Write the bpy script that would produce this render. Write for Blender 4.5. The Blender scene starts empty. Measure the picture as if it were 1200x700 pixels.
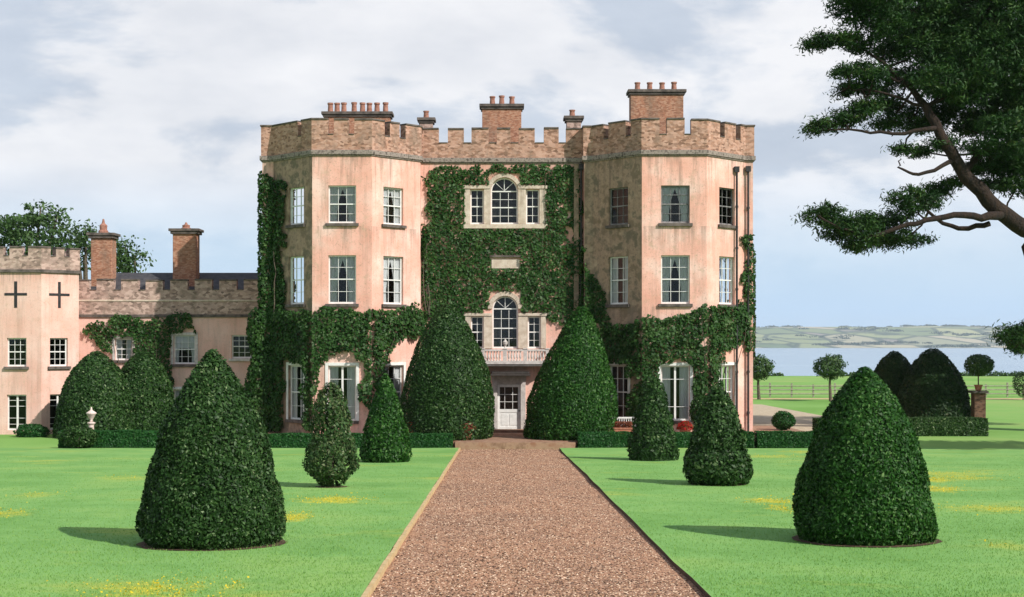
import bpy, bmesh, math, random
import numpy as np
from mathutils import Vector, Matrix, noise
R = math.radians
random.seed(7); rng = np.random.default_rng(11)
S = bpy.context.scene; C = S.collection
# ------------------------------------------------------------------ camera, light, exposure
HC = 4.9; F = 1700.0; VX = 584.0; VY = 400.0
cam = bpy.data.cameras.new('camera'); camo = bpy.data.objects.new('camera', cam); C.objects.link(camo)
cam.sensor_width = 36; cam.lens = F/1200*36; cam.clip_start = .2; cam.clip_end = 40000
cam.shift_x = (600-VX)/1200; cam.shift_y = (VY-350)/1200
camo.location = (0, 0, HC); camo.rotation_euler = (R(90), 0, 0)
S.camera = camo
SUN_EL = 37; SX, SY = .76, -.65
sunl = bpy.data.lights.new('sun', 'SUN'); suno = bpy.data.objects.new('sun', sunl); C.objects.link(suno)
sunl.energy = 4.6; sunl.angle = R(.6); sunl.color = (1, .95, .87)
sd = Vector((SX, SY, 0)).normalized()*math.cos(R(SUN_EL)) + Vector((0, 0, math.sin(R(SUN_EL))))
suno.rotation_euler = sd.to_track_quat('Z', 'Y').to_euler()
w = bpy.data.worlds.new('World'); S.world = w; w.use_nodes = True
N = w.node_tree.nodes; L = w.node_tree.links; N.clear()
def nd(t, **k):
    n = N.new(t)
    for a, b in k.items(): setattr(n, a, b)
    return n
out = nd('ShaderNodeOutputWorld'); bg = nd('ShaderNodeBackground'); bg.inputs[1].default_value = .1
sky = nd('ShaderNodeTexSky', sky_type='NISHITA', sun_disc=False)
sky.sun_elevation = R(SUN_EL); sky.sun_rotation = math.atan2(SX, SY); sky.air_density = 1.0; sky.dust_density = .4; sky.ozone_density = 1.4
tc = nd('ShaderNodeTexCoord'); mp = nd('ShaderNodeMapping'); mp.inputs['Scale'].default_value = (1, 1, 2.6)
mp.inputs['Location'].default_value = (.37, .1, .12)
L.new(tc.outputs['Generated'], mp.inputs[0])
n1 = nd('ShaderNodeTexNoise'); n1.inputs['Scale'].default_value = 3.6; n1.inputs['Detail'].default_value = 9; n1.inputs['Roughness'].default_value = .57
n1.inputs['Distortion'].default_value = .25
L.new(mp.outputs[0], n1.inputs['Vector'])
n2 = nd('ShaderNodeTexNoise'); n2.inputs['Scale'].default_value = 9; n2.inputs['Detail'].default_value = 6; n2.inputs['Roughness'].default_value = .55
L.new(mp.outputs[0], n2.inputs['Vector'])
cr = nd('ShaderNodeValToRGB'); cr.color_ramp.interpolation = 'EASE'
e = cr.color_ramp.elements
e[0].position = .42; e[0].color = (.60, .66, .74, 1); e[1].position = .52; e[1].color = (.89, .89, .895, 1)
cr2 = nd('ShaderNodeValToRGB'); e = cr2.color_ramp.elements
e[0].position = .3; e[0].color = (.82, .84, .87, 1); e[1].position = .62; e[1].color = (1, 1, 1, 1)
L.new(n1.outputs['Fac'], cr.inputs[0]); L.new(n2.outputs['Fac'], cr2.inputs[0])
mu = nd('ShaderNodeMix', data_type='RGBA', blend_type='MULTIPLY'); mu.inputs[0].default_value = 1
L.new(cr.outputs[0], mu.inputs[6]); L.new(cr2.outputs[0], mu.inputs[7])
sc = nd('ShaderNodeMix', data_type='RGBA', blend_type='MULTIPLY'); sc.inputs[0].default_value = 1; sc.inputs[7].default_value = (9.6, 9.6, 9.8, 1)
L.new(mu.outputs[2], sc.inputs[6])
sx = nd('ShaderNodeSeparateXYZ'); L.new(tc.outputs['Generated'], sx.inputs[0])
mr = nd('ShaderNodeMapRange'); mr.inputs[1].default_value = .0; mr.inputs[2].default_value = .10; mr.inputs[3].default_value = .22; mr.inputs[4].default_value = .95
L.new(sx.outputs['Z'], mr.inputs[0])
mr2 = nd('ShaderNodeMapRange'); mr2.inputs[1].default_value = .28; mr2.inputs[2].default_value = .6; mr2.inputs[3].default_value = 1; mr2.inputs[4].default_value = .35
L.new(sx.outputs['Z'], mr2.inputs[0])
mm = nd('ShaderNodeMath', operation='MULTIPLY'); L.new(mr.outputs[0], mm.inputs[0]); L.new(mr2.outputs[0], mm.inputs[1])
mx = nd('ShaderNodeMix', data_type='RGBA'); L.new(mm.outputs[0], mx.inputs[0]); L.new(sky.outputs[0], mx.inputs[6]); L.new(sc.outputs[2], mx.inputs[7])
lo = nd('ShaderNodeMix', data_type='RGBA'); lo.inputs[7].default_value = (4.7, 6.6, 8.9, 1)
ml = nd('ShaderNodeMapRange'); ml.inputs[1].default_value = .015; ml.inputs[2].default_value = .12; ml.inputs[3].default_value = .92; ml.inputs[4].default_value = 0
L.new(sx.outputs['Z'], ml.inputs[0]); L.new(ml.outputs[0], lo.inputs[0]); L.new(mx.outputs[2], lo.inputs[6])
L.new(lo.outputs[2], bg.inputs[0]); L.new(bg.outputs[0], out.inputs[0])
S.view_settings.view_transform = 'Standard'; S.view_settings.look = 'None'; S.view_settings.gamma = 1; S.view_settings.exposure = 0.17
S.render.engine = 'CYCLES'; S.render.resolution_x = 1024; S.render.resolution_y = 597
S.cycles.volume_bounces = 1; S.cycles.transparent_max_bounces = 12

# ------------------------------------------------------------------ helpers
def PX(px, Y): return (px-VX)/F*Y
def PZ(py, Y): return HC+(VY-py)/F*Y
def P(px, py, Y): return Vector((PX(px, Y), Y, PZ(py, Y)))
def lawn_z(Y): return HC-(2.853+.0326*Y)
def lawn_Y(py): return 4850/(py-455.4)

def material(name, cols, scale=3, rough=.8, bump=0, bscale=None, stretch=(1, 1, 1), kind='noise', detail=5, spec=.4, pos=(.35, .65), extra=None, metallic=0, bdist=.02):
    m = bpy.data.materials.new(name); m.use_nodes = True
    n = m.node_tree.nodes; l = m.node_tree.links; b = n['Principled BSDF']
    b.inputs['Roughness'].default_value = rough; b.inputs['Specular IOR Level'].default_value = spec; b.inputs['Metallic'].default_value = metallic
    g = n.new('ShaderNodeNewGeometry'); mp = n.new('ShaderNodeMapping'); mp.inputs['Scale'].default_value = stretch
    l.new(g.outputs['Position'], mp.inputs[0])
    r = n.new('ShaderNodeValToRGB'); els = r.color_ramp.elements
    k = len(cols)
    for i in range(k-2): els.new(.5)
    for i, c in enumerate(cols):
        els[i].position = pos[0]+(pos[1]-pos[0])*i/max(1, k-1); els[i].color = (*c, 1)
    if kind == 'noise':
        t = n.new('ShaderNodeTexNoise'); t.inputs['Scale'].default_value = scale; t.inputs['Detail'].default_value = detail; t.inputs['Roughness'].default_value = .6
        l.new(mp.outputs[0], t.inputs['Vector']); src = t.outputs['Fac']
    elif kind == 'cell':
        t = n.new('ShaderNodeTexVoronoi'); t.inputs['Scale'].default_value = scale; l.new(mp.outputs[0], t.inputs['Vector'])
        s = n.new('ShaderNodeSeparateColor'); l.new(t.outputs['Color'], s.inputs[0]); src = s.outputs[0]
    elif kind == 'attr':
        t = n.new('ShaderNodeAttribute'); t.attribute_name = 'rnd'; src = t.outputs['Fac']
    l.new(src, r.inputs[0]); col = r.outputs[0]
    if extra: col = extra(n, l, g, col)
    l.new(col, b.inputs['Base Color'])
    if bump:
        t2 = n.new('ShaderNodeTexNoise'); t2.inputs['Scale'].default_value = bscale or scale*4; t2.inputs['Detail'].default_value = 4
        l.new(g.outputs['Position'], t2.inputs['Vector'])
        bp = n.new('ShaderNodeBump'); bp.inputs['Strength'].default_value = bump; bp.inputs['Distance'].default_value = bdist
        l.new(t2.outputs['Fac'], bp.inputs['Height']); l.new(bp.outputs[0], b.inputs['Normal'])
    return m
def nmix(n, l, fac, a, bcol, blend='MIX'):
    x = n.new('ShaderNodeMix'); x.data_type = 'RGBA'; x.blend_type = blend
    if hasattr(fac, 'node'): l.new(fac, x.inputs[0])
    else: x.inputs[0].default_value = fac
    l.new(a, x.inputs[6])
    if hasattr(bcol, 'node'): l.new(bcol, x.inputs[7])
    else: x.inputs[7].default_value = (*bcol, 1)
    return x.outputs[2]
def nnoise(n, l, g, scale, stretch, lo, hi, a=0, b=1, detail=5):
    mp = n.new('ShaderNodeMapping'); mp.inputs['Scale'].default_value = stretch; l.new(g.outputs['Position'], mp.inputs[0])
    t = n.new('ShaderNodeTexNoise'); t.inputs['Scale'].default_value = scale; t.inputs['Detail'].default_value = detail; t.inputs['Roughness'].default_value = .65
    l.new(mp.outputs[0], t.inputs['Vector'])
    m = n.new('ShaderNodeMapRange'); m.inputs[1].default_value = lo; m.inputs[2].default_value = hi; m.inputs[3].default_value = a; m.inputs[4].default_value = b
    l.new(t.outputs['Fac'], m.inputs[0]); return m.outputs[0]

def stucco_extra(stain, amt, rows=((10.9, 1.5), (6.7, 1.3), (14.55, .5))):
    def f(n, l, g, col):
        a = nnoise(n, l, g, 1.0, (1.6, 1.6, .22), .52, .75, 0, amt)
        col = nmix(n, l, a, col, stain)
        b = nnoise(n, l, g, 2.2, (1, 1, 1), .56, .72, 0, amt*.9)
        col = nmix(n, l, b, col, (.50, .36, .26))
        c = nnoise(n, l, g, 11, (1, 1, 1), .56, .68, 0, amt*.7)
        col = nmix(n, l, c, col, (.26, .19, .14))
        # rain streaks: narrow, vertical, strongest in the two metres under the coping
        d = nnoise(n, l, g, 2.6, (1.7, 1.7, .10), .50, .66, 0, 1, 8)
        sp = n.new('ShaderNodeSeparateXYZ'); l.new(g.outputs['Position'], sp.inputs[0])
        h = n.new('ShaderNodeMapRange'); h.inputs[1].default_value = 11.8; h.inputs[2].default_value = 14.6; h.inputs[3].default_value = .30; h.inputs[4].default_value = .95
        l.new(sp.outputs['Z'], h.inputs[0]); mm = n.new('ShaderNodeMath'); mm.operation = 'MULTIPLY'; l.new(d, mm.inputs[0]); l.new(h.outputs[0], mm.inputs[1])
        mk = n.new('ShaderNodeMath'); mk.operation = 'MULTIPLY'; l.new(mm.outputs[0], mk.inputs[0]); mk.inputs[1].default_value = amt
        col = nmix(n, l, mk.outputs[0], col, (.17, .12, .09))
        # drips under the rows of sills
        for zt_, ln in rows:
            e2 = nnoise(n, l, g, 3.4, (1.6, 1.6, .07), .46, .60, 0, 1, 6)
            hh = n.new('ShaderNodeMapRange'); hh.inputs[1].default_value = zt_-ln; hh.inputs[2].default_value = zt_; hh.inputs[3].default_value = 0; hh.inputs[4].default_value = .5; l.new(sp.outputs['Z'], hh.inputs[0])
            lt = n.new('ShaderNodeMath'); lt.operation = 'LESS_THAN'; l.new(sp.outputs['Z'], lt.inputs[0]); lt.inputs[1].default_value = zt_
            a1 = n.new('ShaderNodeMath'); a1.operation = 'MULTIPLY'; l.new(e2, a1.inputs[0]); l.new(hh.outputs[0], a1.inputs[1])
            b1 = n.new('ShaderNodeMath'); b1.operation = 'MULTIPLY'; l.new(a1.outputs[0], b1.inputs[0]); l.new(lt.outputs[0], b1.inputs[1])
            col = nmix(n, l, b1.outputs[0], col, (.20, .15, .12))
        return col
    return f
M = {}
M['stucco'] = material('stucco', [(.69, .355, .275), (.75, .425, .345), (.79, .55, .475)], .5, .9, .35, 14, extra=stucco_extra((.40, .25, .19), .72))
M['stucco_worn_shaded'] = material('stucco_worn_shaded', [(.22, .155, .105), (.40, .27, .195), (.17, .135, .095)], 1.3, .92, .5, 14, extra=stucco_extra((.22, .17, .12), 1.0), pos=(.4, .6))  # worn mottling, with the shade of the left-facing facets darkened into the colour
M['stucco_wing'] = material('stucco_wing', [(.70, .405, .33), (.77, .53, .46)], .6, .9, .35, 14, extra=stucco_extra((.5, .35, .28), .6, ((8.7, .8),)))
def mortar(n, l, g, col):
    b = nnoise(n, l, g, 1.1, (1, 1, .5), .5, .7, 0, .6)
    return nmix(n, l, b, col, (.15, .12, .09))
M['pier_stone'] = material('dark_brick', [(.06, .032, .022), (.17, .09, .06), (.11, .07, .05)], 6, .95, .6, 20, (1, 1, 2.5), 'cell', pos=(0, 1))
M['rubble'] = material('rubble', [(.18, .10, .07), (.40, .22, .155), (.52, .32, .25), (.29, .17, .125)], 5.5, .95, .7, 20, (1, 1, 1.9), 'cell', pos=(0, 1), extra=mortar)
M['rubble_grey'] = material('rubble_grey', [(.17, .12, .10), (.38, .26, .22), (.54, .39, .335), (.27, .19, .16)], 5.0, .95, .7, 20, (1, 1, 1.7), 'cell', pos=(0, 1), extra=mortar)
M['chimney_red'] = material('chimney_red', [(.24, .11, .07), (.38, .18, .11), (.44, .26, .18)], 7, .95, .5, 20, (1, 1, 2.4), 'cell', pos=(0, 1), extra=mortar)
M['coping'] = material('coping', [(.06, .05, .045), (.16, .13, .115)], 3, .9, .4)
M['string'] = material('string', [(.08, .065, .055), (.30, .25, .22), (.14, .11, .10)], 5, .9, .4)
M['pale_stone'] = material('pale_stone', [(.46, .37, .29), (.62, .53, .44)], 4, .85, .2, extra=stucco_extra((.35, .3, .26), .6, ()))
M['white'] = material('white_paint', [(.66, .65, .63), (.78, .77, .75)], 5, .45, 0)
M['white_dirty'] = material('white_weathered', [(.42, .38, .36), (.60, .56, .53)], 6, .6, .1)
M['grey_frame'] = material('weathered_frame', [(.10, .10, .10), (.26, .25, .25)], 5, .6)
M['dark_wood'] = material('dark_wood', [(.03, .025, .02), (.06, .05, .045)], 5, .6)
M['curtain'] = material('curtain', [(.70, .67, .63), (.84, .82, .79)], 6, .9, 0, stretch=(3, 3, .2))
M['interior'] = material('interior', [(.03, .028, .025), (.05, .045, .04)], 1, .9)
M['slate'] = material('slate', [(.035, .036, .042), (.075, .072, .078)], 4, .6, .4, stretch=(1, 1, 1))
M['terracotta'] = material('terracotta', [(.34, .13, .07), (.46, .21, .13)], 8, .8, .2)
M['pot_soot'] = material('chimney_pot_clay', [(.22, .09, .06), (.40, .20, .15)], 6, .8, .2)
M['iron'] = material('black_iron', [(.015, .015, .017), (.035, .033, .035)], 8, .5)
M['bark'] = material('bark', [(.012, .009, .008), (.036, .020, .013)], 6, .95, .8, 9, (1, 1, .3), bdist=.1)
M['bark_grey'] = material('bark_grey', [(.07, .055, .04), (.15, .12, .09)], 8, .95, .6)
M['wood_fence'] = material('weathered_wood', [(.20, .20, .14), (.32, .31, .24)], 6, .9, .3)
M['soil'] = material('soil', [(.05, .028, .016), (.11, .06, .035)], 7, .95, .8, 30)
M['flag'] = material('flagstone', [(.20, .11, .07), (.34, .21, .14), (.26, .13, .08)], 2, .9, .4)
M['brick_step'] = material('step_brick', [(.26, .12, .07), (.38, .20, .12)], 6, .9, .4, kind='cell', pos=(0, 1), stretch=(1, 1, 3))
M['sand'] = material('pale_gravel', [(.40, .32, .21), (.52, .43, .31)], 3, .95, .5, 25)
M['edging'] = material('edging_stone', [(.44, .31, .15), (.60, .45, .24)], 5, .9, .4)
M['statue'] = material('statue_stone', [(.56, .42, .37), (.70, .60, .55)], 9, .85, .3)
def leafmat(name, cols, rough=.5, spec=.22, tr=.2):
    m = material(name, cols, kind='attr', rough=rough, spec=spec, pos=(0, 1))
    n = m.node_tree.nodes; l = m.node_tree.links; b = n['Principled BSDF']
    t = n.new('ShaderNodeBsdfTranslucent'); x = n.new('ShaderNodeMixShader'); x.inputs[0].default_value = tr
    l.new(b.inputs['Base Color'].links[0].from_socket, t.inputs[0]); o = n['Material Output']
    l.new(b.outputs[0], x.inputs[1]); l.new(t.outputs[0], x.inputs[2]); l.new(x.outputs[0], o.inputs[0])
    return m
M['yew'] = leafmat('yew_leaf', [(.012, .038, .008), (.024, .068, .014), (.055, .12, .03), (.28, .35, .18)])
M['yew_b'] = leafmat('yew_leaf_bright', [(.010, .044, .006), (.020, .085, .010), (.05, .14, .022), (.20, .32, .11)])
M['yew_dark'] = leafmat('yew_leaf_dark', [(.012, .034, .010), (.024, .062, .018), (.07, .075, .03)])
M['thin'] = leafmat('thin_shrub_leaf', [(.02, .055, .014), (.05, .11, .03), (.10, .12, .05), (.24, .30, .15)])
M['ivy'] = leafmat('ivy_leaf', [(.008, .030, .006), (.020, .066, .012), (.05, .115, .025), (.19, .24, .11)], .5)
M['hedge'] = leafmat('box_leaf', [(.010, .06, .012), (.022, .10, .022), (.05, .15, .03)])
M['pine'] = leafmat('pine_needles', [(.008, .024, .007), (.016, .055, .012), (.04, .095, .015), (.09, .055, .018)], .6, .2, .1)
M['far_leaf'] = leafmat('tree_leaf', [(.022, .055, .016), (.06, .12, .035), (.13, .19, .08)])
M['redflower'] = leafmat('red_flower', [(.03, .08, .02), (.40, .012, .012), (.55, .02, .02)], .5)
M['rustleaf'] = leafmat('rust_leaf', [(.10, .03, .015), (.24, .06, .03), (.06, .07, .02)], .5)
M['yellow'] = leafmat('yellow_petal', [(.60, .46, .02), (.72, .58, .04)], .6)
M['grass'] = leafmat('grass_blade', [(.12, .26, .05), (.20, .38, .085), (.30, .46, .12)], .6, .2, .3)
FLOWERS = ((390, 586, 26, 420), (345, 607, 14, 260), (170, 692, 40, 300), (215, 694, 12, 90), (5, 602, 20, 160), (40, 580, 18, 60), (150, 560, 30, 50), (1090, 562, 22, 420), (1100, 574, 18, 300), (1135, 560, 25, 120), (905, 588, 18, 260), (915, 597, 10, 160), (1160, 597, 40, 160), (900, 535, 30, 90), (940, 530, 20, 80), (1100, 555, 40, 120), (1180, 640, 20, 30), (270, 690, 10, 40))
YELLOW = [(PX(px, lawn_Y(py)), lawn_Y(py), w_/F*lawn_Y(py)*1.25, .4+.016*lawn_Y(py), min(.75, .2+n_/500)) for px, py, w_, n_ in FLOWERS]
def lawn_extra(n, l, g, col):
    a = nnoise(n, l, g, .38, (.55, .9, 1), .57, .74, 0, .75)
    col = nmix(n, l, a, col, (.42, .44, .07))
    wob = nnoise(n, l, g, 1.6, (1, 1, 1), .25, .75, -.9, .9)
    for (cx, cy, ax, ay, am) in YELLOW:
        vm = n.new('ShaderNodeVectorMath'); vm.operation = 'SUBTRACT'; l.new(g.outputs['Position'], vm.inputs[0]); vm.inputs[1].default_value = (cx, cy, 0)
        vs = n.new('ShaderNodeVectorMath'); vs.operation = 'MULTIPLY'; l.new(vm.outputs[0], vs.inputs[0]); vs.inputs[1].default_value = (1/ax, 1/ay, 0)
        vl = n.new('ShaderNodeVectorMath'); vl.operation = 'LENGTH'; l.new(vs.outputs[0], vl.inputs[0])
        ad = n.new('ShaderNodeMath'); ad.operation = 'ADD'; l.new(vl.outputs['Value'], ad.inputs[0]); l.new(wob, ad.inputs[1])
        mr = n.new('ShaderNodeMapRange'); mr.inputs[1].default_value = .35; mr.inputs[2].default_value = 1.3; mr.inputs[3].default_value = am; mr.inputs[4].default_value = 0
        l.new(ad.outputs[0], mr.inputs[0]); col = nmix(n, l, mr.outputs[0], col, (.56, .50, .05))
    a2 = nnoise(n, l, g, 1.3, (1, 1, 1), .52, .72, 0, .55)
    col = nmix(n, l, a2, col, (.12, .27, .06))
    b = nnoise(n, l, g, 14, (1, 1, 1), .6, .72, 0, .5, 3)
    return nmix(n, l, b, col, (.11, .24, .06))
M['lawn'] = material('lawn', [(.16, .335, .09), (.20, .39, .115), (.25, .42, .12)], .3, .95, .5, 40, spec=.1, extra=lawn_extra, detail=8)
M['field'] = material('field', [(.16, .32, .07), (.21, .38, .10), (.28, .38, .12)], .06, .95, .3, 6, spec=.1)
def water_mat():
    m = material('sea_water', [(.18, .30, .43), (.24, .37, .49)], .004, .22, .15, .25, stretch=(.3, 1, 1), spec=.5, bdist=.3); return m
M['water'] = water_mat()
def gravel_extra(n, l, g, col):
    b = nnoise(n, l, g, .45, (1, 1, 1), .4, .65, 0, .55)
    col = nmix(n, l, b, col, (.54, .28, .16))
    t = n.new('ShaderNodeTexVoronoi'); t.inputs['Scale'].default_value = 15; l.new(g.outputs['Position'], t.inputs['Vector'])
    s = n.new('ShaderNodeSeparateColor'); l.new(t.outputs['Color'], s.inputs[0])
    m = n.new('ShaderNodeMapRange'); m.inputs[1].default_value = .7; m.inputs[2].default_value = 1.0; m.inputs[3].default_value = 0; m.inputs[4].default_value = .8
    l.new(s.outputs[1], m.inputs[0]); return nmix(n, l, m.outputs[0], col, (.15, .09, .06))
M['gravel'] = material('gravel', [(.05, .028, .02), (.34, .17, .095), (.47, .24, .14), (.58, .38, .26), (.16, .08, .05)], 34, .95, 1.0, 30, kind='cell', pos=(0, 1), extra=gravel_extra, bdist=.03)
M['pebble'] = leafmat('pebble_stone', [(.02, .012, .009), (.10, .055, .035), (.32, .18, .10), (.78, .60, .44)], .9, .2, 0)
def hill_mat():
    m = material('far_fields', [(.11, .17, .07), (.34, .36, .16), (.46, .40, .27), (.15, .21, .09), (.30, .24, .22)], 1/260, 1, 0, kind='cell', pos=(0, 1), stretch=(1, .45, 1))
    n = m.node_tree.nodes; l = m.node_tree.links; b = n['Principled BSDF']
    src = b.inputs['Base Color'].links[0].from_socket
    g = [x for x in n if x.type == 'NEW_GEOMETRY'][0]; mp = [x for x in n if x.type == 'MAPPING'][0]
    v = n.new('ShaderNodeTexVoronoi'); v.feature = 'DISTANCE_TO_EDGE'; v.inputs['Scale'].default_value = 1/260; l.new(mp.outputs[0], v.inputs['Vector'])
    mr = n.new('ShaderNodeMapRange'); mr.inputs[1].default_value = .03; mr.inputs[2].default_value = .07; mr.inputs[3].default_value = .85; mr.inputs[4].default_value = 0
    l.new(v.outputs['Distance'], mr.inputs[0]); c = nmix(n, l, mr.outputs[0], src, (.035, .06, .03))
    k = nnoise(n, l, g, .004, (1, 1, 1), .56, .62, 0, .9); c = nmix(n, l, k, c, (.04, .065, .035))
    l.new(c, b.inputs['Base Color']); return m
M['hill'] = hill_mat()
def glass_mat():
    m = bpy.data.materials.new('window_glass'); m.use_nodes = True; n = m.node_tree.nodes; l = m.node_tree.links; n.clear()
    o = n.new('ShaderNodeOutputMaterial'); t = n.new('ShaderNodeBsdfTransparent'); t.inputs[0].default_value = (.72, .75, .78, 1)
    g = n.new('ShaderNodeBsdfGlossy'); g.inputs['Roughness'].default_value = .04; g.inputs['Color'].default_value = (.9, .92, .95, 1)
    f = n.new('ShaderNodeFresnel'); f.inputs[0].default_value = 1.42
    ns = n.new('ShaderNodeTexNoise'); ns.inputs['Scale'].default_value = 1.5; bp = n.new('ShaderNodeBump'); bp.inputs['Strength'].default_value = .06; bp.inputs['Distance'].default_value = .05
    l.new(ns.outputs['Fac'], bp.inputs['Height']); l.new(bp.outputs[0], g.inputs['Normal'])
    x = n.new('ShaderNodeMixShader'); l.new(f.outputs[0], x.inputs[0]); l.new(t.outputs[0], x.inputs[1]); l.new(g.outputs[0], x.inputs[2]); l.new(x.outputs[0], o.inputs[0])
    return m
M['glass'] = glass_mat()

def tag(o, label=None, cat=None, group=None, kind=None):
    if label: o['label'] = label
    if cat: o['category'] = cat
    if group: o['group'] = group
    if kind: o['kind'] = kind
    return o
def empty(name, loc, label, cat, group=None):
    o = bpy.data.objects.new(name, None); C.objects.link(o); o.location = loc; o.empty_display_size = .3
    return tag(o, label, cat, group)
def link(name, me, mat, parent=None, mats=None):
    o = bpy.data.objects.new(name, me); C.objects.link(o)
    for m in (mats if mats is not None else [mat]): me.materials.append(m)
    if parent:
        o.parent = parent
        # geometry is given in world coordinates: cancel the ancestors' offset
        off = Vector((0, 0, 0)); p = parent
        while p: off += p.location; p = p.parent
        o.location = -off
    return o
class MB:
    def __init__(s): s.v = []; s.f = []; s.mi = []; s.cm = 0
    def add(s, vs, fs):
        k = len(s.v); s.v += [tuple(v) for v in vs]; s.f += [tuple(i+k for i in f) for f in fs]; s.mi += [s.cm]*len(fs); return s
    def box(s, a, b):
        (x0, y0, z0), (x1, y1, z1) = a, b
        return s.add([(x0, y0, z0), (x1, y0, z0), (x1, y1, z0), (x0, y1, z0), (x0, y0, z1), (x1, y0, z1), (x1, y1, z1), (x0, y1, z1)],
                     [(0, 3, 2, 1), (4, 5, 6, 7), (0, 1, 5, 4), (1, 2, 6, 5), (2, 3, 7, 6), (3, 0, 4, 7)])
    def lathe(s, prof, c, seg=16):
        k = len(prof); vs = []; fs = []
        for r, z in prof:
            for j in range(seg):
                a = 2*math.pi*j/seg; vs.append((c[0]+r*math.cos(a), c[1]+r*math.sin(a), c[2]+z))
        for i in range(k-1):
            for j in range(seg):
                j2 = (j+1) % seg; fs.append((i*seg+j, i*seg+j2, (i+1)*seg+j2, (i+1)*seg+j))
        fs.append(tuple(range(seg))[::-1]); fs.append(tuple((k-1)*seg+j for j in range(seg)))
        return s.add(vs, fs)
    def tube(s, pts, rad, seg=8):
        pts = [Vector(p) for p in pts]; k = len(pts); vs = []; fs = []
        if not isinstance(rad, (list, tuple)): rad = [rad]*k
        for i, p in enumerate(pts):
            d = (pts[min(i+1, k-1)]-pts[max(i-1, 0)]).normalized()
            a = d.cross(Vector((0, 1, 0.01))); a = a.normalized() if a.length > .1 else d.cross(Vector((1, 0, 0))).normalized()
            b = d.cross(a)
            for j in range(seg):
                t = 2*math.pi*j/seg; vs.append(p+(a*math.cos(t)+b*math.sin(t))*rad[i])
        for i in range(k-1):
            for j in range(seg):
                j2 = (j+1) % seg; fs.append((i*seg+j, i*seg+j2, (i+1)*seg+j2, (i+1)*seg+j))
        fs.append(tuple(range(seg))[::-1]); fs.append(tuple((k-1)*seg+j for j in range(seg)))
        return s.add(vs, fs)
    def build(s, name, mat, parent=None, smooth=False, bevel=0, mats=None):
        me = bpy.data.meshes.new(name); me.from_pydata(s.v, [], s.f)
        me.polygons.foreach_set('material_index', s.mi)
        bm = bmesh.new(); bm.from_mesh(me); bmesh.ops.recalc_face_normals(bm, faces=bm.faces); bm.to_mesh(me); bm.free()
        if smooth: me.polygons.foreach_set('use_smooth', [True]*len(me.polygons))
        o = link(name, me, mat, parent, mats)
        if bevel:
            bv = o.modifiers.new('bevel', 'BEVEL'); bv.width = bevel; bv.segments = 2; bv.limit_method = 'ANGLE'
        return o

def leaves(cent, nrm, size, aspect=.55, jit=.6, solid=None, rnd_bias=None):
    """leaf soup arrays -> (verts, faces, rnd)"""
    n = len(cent); cent = np.asarray(cent, float); nrm = np.asarray(nrm, float)+rng.normal(0, jit, (n, 3))
    nrm /= np.linalg.norm(nrm, axis=1)[:, None]+1e-9
    r = rng.normal(size=(n, 3)); t = np.cross(nrm, r); t /= np.linalg.norm(t, axis=1)[:, None]+1e-9
    b = np.cross(nrm, t); sz = (size if np.ndim(size) else np.full(n, size))*rng.uniform(.65, 1.3, n); sz = sz[:, None]
    bend = nrm*sz*.18
    v = np.stack([cent-t*sz, cent+b*sz*aspect+bend, cent+t*sz, cent-b*sz*aspect+bend], 1).reshape(-1, 3)
    f = np.arange(4*n).reshape(n, 4)
    rd = rng.beta(1.6, 2.4, n) if rnd_bias is None else np.clip(rnd_bias, 0, 1)
    return v, f, rd
def soup(name, parts, mat, parent=None, core=None):
    """parts: list of (v, f, rnd); core: (verts, faces) appended with low rnd"""
    V = [p[0] for p in parts]; off = 0; Fs = []; Rd = []
    for p in parts: Fs.append(p[1]+off); off += len(p[0]); Rd.append(p[2])
    V = np.concatenate(V); Fq = np.concatenate(Fs); rd = np.concatenate(Rd)
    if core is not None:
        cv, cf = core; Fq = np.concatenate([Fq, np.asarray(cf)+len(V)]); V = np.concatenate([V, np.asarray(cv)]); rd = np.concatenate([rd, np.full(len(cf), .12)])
    me = bpy.data.meshes.new(name); me.vertices.add(len(V)); me.vertices.foreach_set('co', V.astype(np.float32).ravel())
    me.loops.add(len(Fq)*4); me.loops.foreach_set('vertex_index', Fq.astype(np.int32).ravel())
    me.polygons.add(len(Fq)); me.polygons.foreach_set('loop_start', np.arange(len(Fq), dtype=np.int32)*4); me.polygons.foreach_set('loop_total', np.full(len(Fq), 4, dtype=np.int32))
    me.update(calc_edges=True); a = me.attributes.new('rnd', 'FLOAT', 'FACE'); a.data.foreach_set('value', rd.astype(np.float32))
    me.validate()
    return link(name, me, mat, parent)

# ------------------------------------------------------------------ ground, lawns, water, far shore
def ground_h(x, y):
    if y < 70: z = lawn_z(max(y, -12))-.16
    elif y < 215: z = -.25-.16*max(0, 1-(y-70)/6)
    elif y < 290: z = -.25-33*((y-215)/75)
    else: z = -33.25
    return z
xs = [-9300, -4000, -1500, -500, -200]+list(range(-120, 121, 12))+[200, 500, 1500, 4000, 9300]
ys = [-3000, -600, -100, -12, 0, 20, 40, 60, 69.9, 70, 76, 90, 120, 150, 180, 215, 225, 240, 260, 290, 600, 2000, 5000, 7600, 10600]
gm = MB(); W_ = len(xs)
gm.add([(x, y, ground_h(x, y)) for y in ys for x in xs], [(j*W_+i, j*W_+i+1, (j+1)*W_+i+1, (j+1)*W_+i) for j in range(len(ys)-1) for i in range(W_-1)])
tag(gm.build('ground', M['field']), kind='structure')
tag(MB().add([(-9300, 235, -28), (9300, 235, -28), (9300, 9000, -28), (-9300, 9000, -28)], [(0, 1, 2, 3)]).build('water', M['water']), kind='structure')
PL, PR = -1.81, 2.92
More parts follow.
